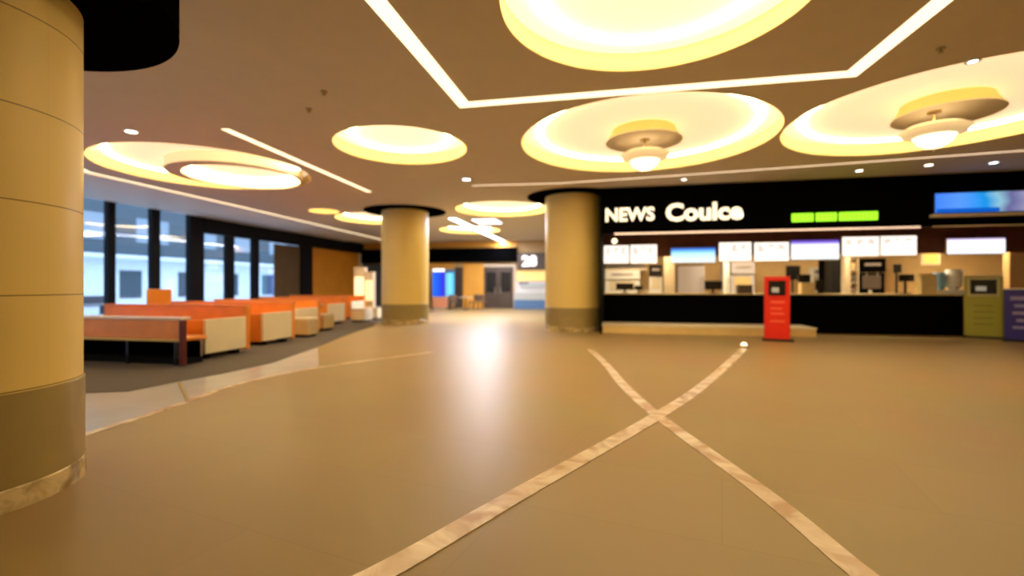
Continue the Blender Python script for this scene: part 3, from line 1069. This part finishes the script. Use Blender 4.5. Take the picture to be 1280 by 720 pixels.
# shelf with jars left of the espresso machine
a_, b_, zl, zh = rect(1063, 1073, 322, 362, 17.95)
t = thing('shelf_unit', 'small beige shelf unit squeezed between the tan post and the espresso machine', 'shelf', ((a_ + b_) / 2, 17.95, 1.02))
hw = (b_ - a_) / 2
for s_ in (-1, 1):
    obj('side_panel', bm_mm(B(), (s_ * hw - 0.012, 0, 0), (s_ * hw + 0.012, 0.3, 1.3), 0.003), M['beige'], t)
for zz in (0.02, 0.45, 0.88, 1.28):
    obj('shelf', bm_mm(B(), (-hw + 0.013, 0, zz - 0.01), (hw - 0.013, 0.3, zz + 0.01), 0.003), M['beige'], t)
for zz, mm_ in ((0.04, 'brownfab'), (0.465, 'darkdoor'), (0.895, 'goldtop')):
    lb = {0.04: 'lowest', 0.465: 'middle', 0.895: 'topmost'}[zz]
    tj = thing('storage_jar', 'brown storage jar, %s of the three on the small beige shelf unit' % lb, 'jar', ((a_ + b_) / 2, 18.08, 1.02 + zz - 0.004), 0, 'jars on the small shelf unit')
    obj('jar_body', bm_lathe(B(), [(0.07, 0), (0.085, 0.03), (0.085, 0.2), (0.06, 0.24)], 20), M[mm_], tj, True)
    obj('lid', bm_lathe(B(), [(0.065, 0.241), (0.065, 0.27), (0.02, 0.28)], 20), M['blackgloss'], tj, True)

# extractor hood above the ice machine
a_, b_, zl, zh = rect(756, 808, 330, 340, 17.9)
t = thing('extractor_hood', 'beige metal hood on the kitchen wall over the ice machine', 'hood', ((a_ + b_) / 2, 18.3, 0))
hb = B()
hw = (b_ - a_) / 2
vsb = [hb.verts.new(v) for v in ((-hw, -0.3, 2.02), (hw, -0.3, 2.02), (hw, 0.6, 2.02), (-hw, 0.6, 2.02), (-hw * 0.5, 0.1, 2.5), (hw * 0.5, 0.1, 2.5), (hw * 0.5, 0.6, 2.5), (-hw * 0.5, 0.6, 2.5))]
for q in ((0, 1, 5, 4), (1, 2, 6, 5), (2, 3, 7, 6), (3, 0, 4, 7), (4, 5, 6, 7), (3, 2, 1, 0)):
    hb.faces.new([vsb[i] for i in q])
obj('canopy', hb, M['steel'], t)
obj('lip', bm_mm(B(), (-hw, -0.33, 1.95), (hw, 0.6, 2.015), 0.01), M['beige'], t)
obj('duct', bm_mm(B(), (-hw * 0.3, 0.2, 2.5), (hw * 0.3, 0.6, 3.045), 0.01), M['steel'], t)

# picture panel and shelf on the wall right of the warm boards
a_, b_, zl, zh = rect(1152, 1176, 302, 331, 17.6)
t = thing('wall_poster', 'framed tan and yellow poster panel hanging right of the warm menu boards', 'poster', (a_, 17.6, zl))
obj('frame', bm_mm(B(), (0, 0.01, 0), (b_ - a_, 0.05, zh - zl), 0.008), M['beige'], t)
obj('yellow_print', bm_mm(B(), (0.05, 0.0, 0.05), (b_ - a_ - 0.05, 0.009, (zh - zl) * 0.5)), M['yellowtrim'], t)
obj('dark_print', bm_mm(B(), (0.06, 0.0, (zh - zl) * 0.62), ((b_ - a_) * 0.45, 0.009, (zh - zl) * 0.8)), M['darkdoor'], t)
obj('hanging_rod', bm_mm(B(), ((b_ - a_) / 2 - 0.012, 0.02, zh - zl), ((b_ - a_) / 2 + 0.012, 0.04, 3.045 - zl)), M['steel'], t)

# blue and white jug-like dispenser
a_, b_, zl, zh = rect(1176, 1200, 332, 366, 15.35)
t = thing('water_dispenser', 'white and light blue drinks dispenser on the counter left of the green kiosk', 'dispenser', ((a_ + b_) / 2 + 0.02, 15.42, 1.14))
wd = 0.24
obj('blue_tank', bm_lathe(B(), [(0.10, 0.12), (0.15, 0.18), (0.15, 0.55), (0.13, 0.6)], 24, (-0.17, 0.15, 0)), M['skyblue'], t, True)
obj('white_tank', bm_lathe(B(), [(0.10, 0.12), (0.19, 0.25), (0.20, 0.62), (0.17, 0.68)], 24, (0.19, 0.15, 0)), M['white'], t, True)
obj('stand', bm_mm(B(), (-0.34, -0.02, 0), (0.38, 0.32, 0.12), 0.01), M['white'], t)
for s_ in (-0.17, 0.19):
    obj('tap', bm_mm(B(), (s_ - 0.015, -0.03, 0.15), (s_ + 0.015, 0.06, 0.19), 0.004), M['blackgloss'], t)

# round ornament lamp near the left end and bright ball on the counter
p_ = onW(768, 302, 15.3)
t = thing('ball_lamp', 'small glowing ball lamp hanging above the menu board nearest the column', 'lamp', (p_.x, 14.6, 3.05))
obj('cord', bm_lathe(B(), [(0.006, -0.25), (0.006, -0.001)], 8), M['blackgloss'], t)
obj('ball', bm_lathe(B(), [(0, -0.41)] + [(0.08 * math.sin(PI * k / 10), -0.33 - 0.08 * math.cos(PI * k / 10)) for k in range(1, 10)] + [(0, -0.25)], 20), M['shade'], t, True)
p_ = onW(1088, 366, 15.2)
tag(obj('paper_cup', bm_lathe(B(), [(0.035, 0), (0.045, 0.11), (0.04, 0.11), (0.032, 0.01)], 20), M['white'], loc=(p_.x, 15.2, 1.14), smooth=True), 'small white paper cup on the counter in front of the espresso machine', 'cup')
p_ = onW(808, 368, 15.2)
tag(obj('paper_cup', bm_lathe(B(), [(0.035, 0), (0.045, 0.11), (0.04, 0.11), (0.032, 0.01)], 20), M['white'], loc=(p_.x, 15.2, 1.14), smooth=True), 'small white paper cup on the counter beside the monitor nearest the column', 'cup')
# low boxes behind the counter
for (x0, x1, y0, y1, mm_, lb) in ((922, 940, 356, 363, 'darkdoor', 'flat dark box on the counter left of the red kiosk'),
                                   (1001, 1018, 353, 362, 'goldtop', 'tan cardboard box on the counter right of the red kiosk'),
                                   (1150, 1170, 342, 362, 'goldtop', 'large tan box on the counter left of the blue and white dispenser')):
    a_, b_, zl, zh = rect(x0, x1, y0, y1, 15.2)
    t = thing('storage_box', lb, 'box', ((a_ + b_) / 2, 15.14, 1.14))
    hw = (b_ - a_) / 2
    hh = max(0.12, zh - 1.14)
    obj('carton', bm_mm(B(), (-hw, 0, 0), (hw, 0.26, hh - 0.03), 0.006), M[mm_], t)
    obj('lid', bm_mm(B(), (-hw - 0.008, -0.008, hh - 0.029), (hw + 0.008, 0.268, hh), 0.004), M[mm_], t)


# ------------------------------------------------------------------ kiosks
def kiosk(px, z, width, height, label, body, frame, ink, lines, rz=None, head=True, depth=0.36, name='order_kiosk'):
    p_ = atZ(px, z)
    t = thing(name, label, 'kiosk', (p_.x, p_.y, 0), YAW * 0.0 + (rz or 0))
    hw = width / 2
    obj('base_plate', bm_mm(B(), (-hw - 0.04, -depth / 2 - 0.06, 0), (hw + 0.08, depth / 2 + 0.04, 0.05), 0.01), M['blackgloss'], t)
    bb_ = B()
    bm_mm(bb_, (-hw, -depth / 2, 0.052), (hw, depth / 2, height), 0.02)
    for v in bb_.verts:                       # front leans back slightly towards the top
        if v.co.y < 0:
            v.co.y += 0.10 * (v.co.z / height)
    o = obj('body', bb_, M[body], t)

    def fy(zz):
        return -depth / 2 + 0.10 * (zz / height)
    if head:
        zb = height * 0.72
        zt = height * 0.955
        fb_ = B()
        fw = 0.045 * width / 0.6
        for lo, hi in (((-hw * 0.82, zb - fw), (hw * 0.82, zb)), ((-hw * 0.82, zt), (hw * 0.82, zt + fw)), ((-hw * 0.82, zb), (-hw * 0.82 + fw, zt)), ((hw * 0.82 - fw, zb), (hw * 0.82, zt))):
            bm_mm(fb_, (lo[0], fy(zb) - 0.025, lo[1]), (hi[0], fy(zt) + 0.001, hi[1]), 0.004)
        obj('screen_frame', fb_, M[frame], t)
        sc_ = obj('screen', bm_mm(B(), (-hw * 0.82 + fw, fy(zb) - 0.006, zb), (hw * 0.82 - fw, fy(zt) + 0.0, zt)), M['blackgloss'], t)
        rb_ = B()
        bm_mm(rb_, (-hw * 0.4, fy(zb) - 0.012, zb + 0.08), (hw * 0.15, fy(zb) - 0.008, zb + 0.2), 0.002)
        obj('screen_picture', rb_, mat('screen_grey', (0.3, 0.28, 0.22), 0.4, emit=(0.5, 0.45, 0.35), es=0.35), sc_)
    for (z0, z1, w0, w1) in lines:
        obj('printed_line', bm_mm(B(), (hw * w0, fy(z0 * height) - 0.006, z0 * height), (hw * w1, fy(z1 * height) + 0.0, z1 * height), 0.002), M[ink], t)
    obj('top_cap', bm_mm(B(), (-hw - 0.01, fy(height) - 0.01, height + 0.001), (hw + 0.01, depth / 2 + 0.01, height + 0.035), 0.01), M[frame], t)
    return t


kiosk(971, 11.75, 0.56, 1.56, 'tall bright red self-service kiosk standing in front of the black counter', 'red', 'red', 'redlight',
      [(0.60, 0.635, -0.5, 0.6), (0.5, 0.53, -0.5, 0.4), (0.42, 0.45, -0.5, 0.55), (0.30, 0.33, -0.55, 0.6)], rz=-0.27)
kiosk(1229, 12.35, 0.73, 1.60, 'tall olive green self-service kiosk with a black screen near the right edge', 'green', 'greenframe', 'greendark',
      [(0.52, 0.54, -0.5, 0.5), (0.42, 0.44, -0.5, 0.5), (0.32, 0.34, -0.5, 0.5), (0.22, 0.24, -0.5, 0.5)], rz=-0.52, depth=0.26)
kiosk(1304, 11.3, 1.3, 1.27, 'low wide purple kiosk with pale printed lines at the right edge', 'purple', 'ivory', 'purplelight',
      [(0.80, 0.87, -0.85, 0.8), (0.66, 0.72, -0.75, 0.8), (0.52, 0.58, -0.8, 0.8), (0.38, 0.44, -0.7, 0.8), (0.25, 0.30, -0.8, 0.8)], rz=-0.5, head=False, depth=0.3, name='info_kiosk')

# ------------------------------------------------------------------ booth benches on the left
def booth(x, y, L, label):
    """x = aisle end, y = front; the seat runs away from the aisle to -x"""
    t = thing('booth_bench', label, 'bench', (x, y, 0.012), 0, 'orange booth benches with ivory end panels')
    obj('seat_base', bm_mm(B(), (-L, 0.0, 0.10), (-0.03, 0.92, 0.42), 0.01), M['orange_wood'], t)
    obj('cushion', bm_mm(B(), (-L, 0.01, 0.422), (-0.03, 0.90, 0.56), 0.04), M['orange'], t)
    obj('front_board', bm_mm(B(), (-L, -0.045, 0.08), (-0.03, -0.003, 0.72), 0.01), M['orange'], t)
    obj('end_panel', bm_mm(B(), (-0.028, -0.045, 0.10), (0.03, 0.93, 0.73), 0.01), M['ivory'], t)
    obj('backrest', bm_mm(B(), (-L, 0.94, 0.06), (0.02, 1.06, 0.93), 0.02), M['orange'], t)
    obj('top_rail', bm_mm(B(), (-L, 0.93, 0.932), (0.03, 1.07, 0.955), 0.008), M['orange_wood'], t)
    for sx in (-L + 0.15, -0.16):
        for sy in (0.1, 0.8):
            obj('leg', bm_mm(B(), (sx - 0.1, sy - 0.06, 0), (sx + 0.1, sy + 0.06, 0.098), 0.008), M['black'], t)
    return t


b1 = booth(-7.30, 7.32, 3.6, 'orange booth bench with an ivory end panel, nearest the camera')
b2 = dup(b1, (-7.72, 9.28, 0.012), label='orange booth bench with an ivory end panel, second from the camera')
b3 = dup(b1, (-8.45, 11.4, 0.012), label='orange booth bench with an ivory end panel, third from the camera')
b4 = dup(b1, (-9.55, 14.6, 0.012), label='orange booth bench with an ivory end panel, fourth from the camera')
b5 = dup(b1, (-10.3, 17.3, 0.012), label='orange booth bench with an ivory end panel, farthest, beside the farther column')

# nearest bench seen from its back
p_ = onH(222, 459)
t = thing('rail_back_bench', 'bench with pale top rail and orange back, closest to the big left column', 'bench', (p_.x, p_.y, 0.012), 0)
L = 3.4
obj('top_rail', bm_mm(B(), (-L, 0.02, 0.765), (0.03, 0.24, 0.815), 0.015), M['peach'], t)
obj('back_panel', bm_mm(B(), (-L, 0.04, 0.45), (0.0, 0.10, 0.763), 0.01), M['orange'], t)
obj('bottom_trim', bm_mm(B(), (-L, 0.025, 0.405), (0.0, 0.115, 0.448), 0.006), M['yellowtrim'], t)
obj('seat', bm_mm(B(), (-L, 0.12, 0.40), (0.0, 0.60, 0.47), 0.02), M['orange'], t)
obj('end_post', bm_mm(B(), (0.002, 0.02, 0.0), (0.06, 0.12, 0.763), 0.006), M['darkred'], t)
for sx in (-L + 0.2, -L * 0.66, -L * 0.33, -0.12):
    obj('leg', bm_mm(B(), (sx - 0.025, 0.06, 0), (sx + 0.025, 0.10, 0.404), 0.004), M['blackgloss'], t)
    obj('leg', bm_mm(B(), (sx - 0.025, 0.54, 0), (sx + 0.025, 0.58, 0.399), 0.004), M['steel'], t)
obj('foot_shade', bm_mm(B(), (-L, 0.15, 0.0), (0.0, 0.5, 0.10), 0.01), M['black'], t)  # low black board for the shadow at floor level
obj('under_seat_shade', bm_mm(B(), (-L, 0.42, 0.10), (0.0, 0.46, 0.38), 0.01), M['blackmatte'], t)  # black sheet standing in for the shadow under the seat

# orange high-backed chair
p_ = atZ(186, 13.4)
t = thing('high_chair', 'orange high-backed chair rising behind the nearest booth bench', 'chair', (p_.x, p_.y + 0.3, 0.012), YAW * 2.5)
obj('backrest', bm_mm(B(), (-0.31, 0.0, 0.62), (0.31, 0.07, 1.26), 0.05), M['orange'], t)
obj('seat', bm_mm(B(), (-0.25, -0.42, 0.58), (0.25, 0.06, 0.66), 0.03), M['orange'], t)
for sx in (-0.2, 0.2):
    for sy in (-0.36, 0.02):
        obj('leg', bm_lathe(B(), [(0.015, 0), (0.02, 0.58)], 10, (sx, sy, 0)), M['steel'], t, True)
obj('footrest', bm_mm(B(), (-0.2, -0.37, 0.25), (0.2, -0.35, 0.27)), M['steel'], t)


# tables between the booths
def booth_table(x, y, label, top='beige', L=1.0):
    t = thing('booth_table', label, 'table', (x, y, 0.012), 0, 'tables between the booth benches')
    obj('table_top', bm_mm(B(), (-L, -0.28, 0.72), (0, 0.28, 0.76), 0.015), M[top], t)
    obj('table_edge', bm_mm(B(), (-L + 0.05, -0.23, 0.66), (-0.05, 0.23, 0.718), 0.01), M['orange_wood'], t)
    obj('pedestal', bm_lathe(B(), [(0.04, 0.03), (0.04, 0.66)], 16, (-L / 2, 0, 0)), M['black'], t, True)
    obj('foot', bm_lathe(B(), [(0.24, 0), (0.24, 0.015), (0.05, 0.03)], 24, (-L / 2, 0, 0)), M['black'], t, True)
    return t


t1 = booth_table(-8.55, 8.83, 'beige table between the nearest and second booth benches')
dup(t1, (-9.1, 13.4, 0.012), label='beige table right behind the third booth bench')
dup(t1, (-10.9, 16.3, 0.012), label='beige table between the fourth and farthest booth benches')


def cube_seat(px, z, label, m='ivory', s_=0.5):
    p_ = atZ(px, z)
    t = thing('cube_stool', label, 'stool', (p_.x, p_.y, 0.012), 0, 'cube stools by the farther column')
    obj('box', bm_mm(B(), (-s_ / 2, -s_ / 2, 0.06), (s_ / 2, s_ / 2, 0.44), 0.02), M[m], t)
    obj('pad', bm_mm(B(), (-s_ / 2, -s_ / 2, 0.442), (s_ / 2, s_ / 2, 0.5), 0.02), M['beige'], t)
    obj('foot', bm_mm(B(), (-s_ / 2 + 0.06, -s_ / 2 + 0.06, 0), (s_ / 2 - 0.06, s_ / 2 - 0.06, 0.058)), M['black'], t)
    return t


cube_seat(381, 12.6, 'tan cube stool beside the third booth bench', 'goldtop')
cube_seat(403, 14.5, 'tan cube stool left of the ivory end of the fourth booth bench', 'goldtop')
cube_seat(452, 18.0, 'ivory cube stool just left of the farther column, nearer of the pair', 'ivory', 0.6)
cube_seat(468, 19.2, 'ivory cube stool left of the farther column, farther of the pair', 'ivory', 0.6)


def lit_cabinet(px, z, w_, h_, es, label):
    p_ = atZ(px, z)
    t = thing('lit_display_cabinet', label, 'display cabinet', (p_.x, p_.y, 0.012), YAW)
    obj('case', bm_mm(B(), (-w_ / 2, 0, 0.0), (w_ / 2, 0.45, h_), 0.01), M['beige'], t)
    obj('lit_front', bm_mm(B(), (-w_ / 2 + 0.02, -0.02, 0.7), (w_ / 2 - 0.02, -0.002, h_ * 0.82), 0.004), mat('cabinet_glow', (1, 0.8, 0.5), emit=(1.0, 0.72, 0.36), es=es), t)
    obj('base', bm_mm(B(), (-w_ / 2 + 0.02, -0.02, 0.1), (w_ / 2 - 0.02, -0.002, 0.68), 0.004), M['goldtop'], t)
    obj('crown', bm_mm(B(), (-w_ / 2 - 0.02, -0.02, h_ + 0.001), (w_ / 2 + 0.02, 0.47, h_ + 0.05), 0.01), M['beige'], t)


lit_cabinet(449, 21.2, 0.46, 2.15, 1.1, 'bright glowing display cabinet left of the farther column, taller of the two')
lit_cabinet(461, 21.2, 0.36, 1.95, 0.75, 'glowing display cabinet nearest the farther column, shorter of the two')

# ------------------------------------------------------------------ far wall
def fw(x0, x1, y0, y1, w=WF - 0.05):
    a_, b_, zl, zh = rect(x0, x1, y0, y1, w)
    return a_, b_, zl, zh


def wallbox(x0, x1, y0, y1, m, name, parent=None, d=0.04, w=WF - 0.05, z0=None, bev=0.0):
    a_, b_, zl, zh = fw(x0, x1, y0, y1, w)
    if z0 is not None:
        zl = z0
    return obj(name, bm_mm(B(), (a_, w - d / 2, zl), (b_, w + d / 2, zh), bev), M[m], parent)


o = wallbox(453, 646, 311, 328, 'blackmatte', 'far_fascia', d=0.3, w=WF - 0.16)
tag(o, 'long black fascia band high on the far wall', 'fascia')
o = wallbox(453, 482, 330, 385, 'facade_dark', 'dark_glass_panel', z0=0.0, d=0.06, bev=0.005)
tag(o, 'dark blue-grey glazed panel on the far wall left of the farther column', 'wall panel')
o = wallbox(579, 605, 329, 378, 'orange_far', 'orange_wall_panel', z0=0.0, bev=0.005)
tag(o, 'bright orange wall panel on the far wall left of the dark doorway', 'wall panel')
o = wallbox(484, 568, 329, 337, 'orange_far', 'orange_wall_panel', bev=0.005)
tag(o, 'orange band of wall just under the far black fascia, above the blue screens', 'wall panel')
o = wallbox(569, 578.5, 334, 382, 'darkdoor', 'dark_wall_pier', z0=0.0, d=0.12, w=WF - 0.08, bev=0.01)
tag(o, 'narrow dark pier on the far wall just right of the blue screens', 'pier')

a_, b_, zl, zh = fw(605, 645, 330, 385)
t = thing('door_surround', 'dark brown double door with a beige surround in the far wall', 'door', (a_, WF - 0.1, 0))
wd = b_ - a_
obj('lintel', bm_mm(B(), (0, -0.05, zh - 0.18), (wd, 0.05, zh), 0.01), M['beige'], t)
obj('jamb', bm_mm(B(), (wd - 0.14, -0.05, 0), (wd, 0.05, zh - 0.182), 0.01), M['beige'], t)
for k in range(2):
    x0_ = 0.02 + k * (wd - 0.16) / 2
    d_ = obj('door_leaf', bm_mm(B(), (x0_, -0.03, 0.01), (x0_ + (wd - 0.18) / 2, 0.03, zh - 0.185), 0.01), M['darkdoor'], t)
    obj('handle', bm_mm(B(), (x0_ + (0.7 if k == 0 else 0.1), -0.08, 0.95), (x0_ + (0.74 if k == 0 else 0.14), -0.032, 1.3), 0.008), M['steel'], d_)
    obj('glazing', bm_mm(B(), (x0_ + 0.15, -0.036, 1.0), (x0_ + (wd - 0.18) / 2 - 0.15, -0.031, zh - 0.5)), M['blackgloss'], d_)

o = wallbox(453, 646, 301, 310.5, 'orange_far', 'orange_wall_panel', bev=0.005)
tag(o, 'long orange band of wall above the far black fascia', 'wall panel')

# blue screens on a stand
for (x0, x1, y0, stops, lb) in ((541, 555, 340, [(0, (0.0, 0.15, 1.0)), (0.6, (0.0, 0.06, 0.95)), (1, (0.03, 0.0, 0.7))], 'tall deep blue screen standing just right of the farther column'),
                                (556.5, 568, 341, [(0, (0.1, 0.35, 0.9)), (0.5, (0.2, 0.75, 0.95)), (1, (0.05, 0.4, 0.8))], 'tall cyan screen right of the deep blue one')):
    w = WF - 1.2
    a_, b_, zl, zh = rect(x0, x1, y0, 370, w)
    t = thing('standing_screen', lb, 'screen', ((a_ + b_) / 2, w, 0))
    hw = (b_ - a_) / 2
    obj('case', bm_mm(B(), (-hw - 0.01, 0.0, zl - 0.02), (hw + 0.01, 0.08, zh + 0.02), 0.01), M['blackgloss'], t)
    obj('picture', bm_mm(B(), (-hw, -0.012, zl), (hw, -0.001, zh)), screen_mat('blue_screen', stops, 1.1, 0), t)
    obj('top_light', bm_mm(B(), (-hw, -0.02, zh + 0.022), (hw, 0.1, zh + 0.2), 0.01), M['board'] if x0 < 550 else M['bluebase'], t)
    obj('stand', bm_mm(B(), (-0.06, 0.02, 0.05), (0.06, 0.07, zl - 0.021), 0.005), M['blackgloss'], t)
    obj('foot', bm_mm(B(), (-0.25, -0.15, 0), (0.25, 0.25, 0.048), 0.01), M['blackgloss'], t)
# counter under screens
a_, b_, zl, zh = rect(541, 556, 371, 384, WF - 2.0)
t = thing('display_counter', 'low coral display counter in front of the blue screens', 'counter', (a_, WF - 2.0, 0))
obj('body', bm_mm(B(), (0, 0, 0.1), (b_ - a_, 0.5, 0.68), 0.02), M['coral'], t)
obj('top', bm_mm(B(), (-0.02, -0.02, 0.682), (b_ - a_ + 0.02, 0.52, 0.72), 0.01), M['peach'], t)
obj('foot_plinth', bm_mm(B(), (0.04, 0.04, 0), (b_ - a_ - 0.04, 0.46, 0.098)), M['beige'], t)


# far cafe chairs
def cafe_chair(px, z, rz, label):
    p_ = atZ(px, z)
    t = thing('cafe_chair', label, 'chair', (p_.x, p_.y, 0), rz, 'cafe chairs by the far wall')
    obj('seat', bm_mm(B(), (-0.22, -0.22, 0.43), (0.22, 0.22, 0.48), 0.02), M['brownfab'], t)
    obj('backrest', bm_mm(B(), (-0.22, 0.19, 0.52), (0.22, 0.23, 0.88), 0.02), M['brownfab'], t)
    for sx in (-0.18, 0.18):
        for sy in (-0.18, 0.2):
            obj('leg', bm_mm(B(), (sx - 0.015, sy - 0.015, 0), (sx + 0.015, sy + 0.015, 0.43 if sy < 0 else 0.52)), M['darkdoor'], t)
    return t


def cafe_table(px, z, label):
    p_ = atZ(px, z)
    t = thing('cafe_table', label, 'table', (p_.x, p_.y, 0), 0, 'cafe tables by the far wall')
    obj('table_top', bm_lathe(B(), [(0.36, 0.72), (0.38, 0.735), (0.36, 0.75)], 28), M['beige'], t, True)
    obj('pedestal', bm_lathe(B(), [(0.03, 0.02), (0.03, 0.72)], 12), M['black'], t, True)
    obj('foot', bm_lathe(B(), [(0.22, 0), (0.2, 0.02)], 20), M['black'], t, True)


cafe_chair(566, 27.0, 0.3, 'brown cafe chair beside the dark pier, leftmost of the far chairs')
cafe_table(582, 27.2, 'round beige cafe table in front of the bright orange far wall panel')
cafe_chair(592, 27.0, -0.6, 'brown cafe chair right of the round table at the bright orange panel')
cafe_chair(603, 27.4, 2.8, 'brown cafe chair near the dark far doorway')

# far right shop between the door and the counter column
t = thing('shop_front', 'small far shop with a black sign, yellow band, white shelf and blue base', 'shop', (0, WF, 0))
a_, b_, zl, zh = fw(646, 690, 338, 351)
obj('yellow_band', bm_mm(B(), (a_, -0.08, zl), (b_, -0.04, zh)), mat('yellow_glow', (0.95, 0.7, 0.25), emit=(1.0, 0.66, 0.2), es=0.45), t)
a_, b_, zl, zh = fw(648, 692, 316, 337)
obj('sign_board', bm_mm(B(), (a_, -0.3, zl), (b_, -0.06, zh), 0.02), M['darkdoor'], t)
g0, g1, gl, gh = rect(652, 671, 319, 333, WF - 0.4)
text_mesh('sign_letters', '28', 0.6, mat('sign_far_light', (1, 1, 1), emit=(1, 0.92, 0.9), es=0.9), t, (g0, -0.33, gl), (PI / 2, 0, 0), bold=0.03, width=g1 - g0, height=gh - gl)
a_, b_, zl, zh = fw(646, 690, 352, 385)
obj('shelf_back', bm_mm(B(), (a_, -0.3, 0.8), (b_, -0.05, zh), 0.01), M['white'], t)
obj('shelf_goods', bm_mm(B(), (a_ + 0.3, -0.40, 1.28), (b_ - 0.3, -0.302, 1.55), 0.04), M['greywhite'], t)
obj('dark_goods', bm_mm(B(), (a_ + 0.2, -0.40, zh - 0.16), (a_ + 0.8, -0.302, zh - 0.05), 0.02), M['darkdoor'], t)
obj('counter_body', bm_mm(B(), (a_, -0.9, 0.55), (b_, -0.41, 0.98), 0.01), M['greywhite'], t)
obj('blue_base', bm_mm(B(), (a_, -0.9, 0.0), (b_, -0.41, 0.545), 0.01), M['bluebase'], t)

# cool fill of the far hall comes from the ceiling panel; daylight through glass from the sky
l_ = area('far_panel_lamp', (onH(609, 276, CEIL).x, onH(609, 276, CEIL).y, CEIL - 0.06), 1.0, 300, (0.75, 0.80, 1.0), size_y=1.4)

s0 = onH(565, 273, CEIL); s1 = onH(634, 304, CEIL); sm_ = (s0 + s1) / 2; sd_ = s1 - s0
l_ = area('far_strip_lamp', (sm_.x, sm_.y, CEIL - 0.03), 0.3, 420, (0.80, 0.82, 1.0), rot=(0, 0, math.atan2(-sd_.x, sd_.y)), size_y=sd_.length)
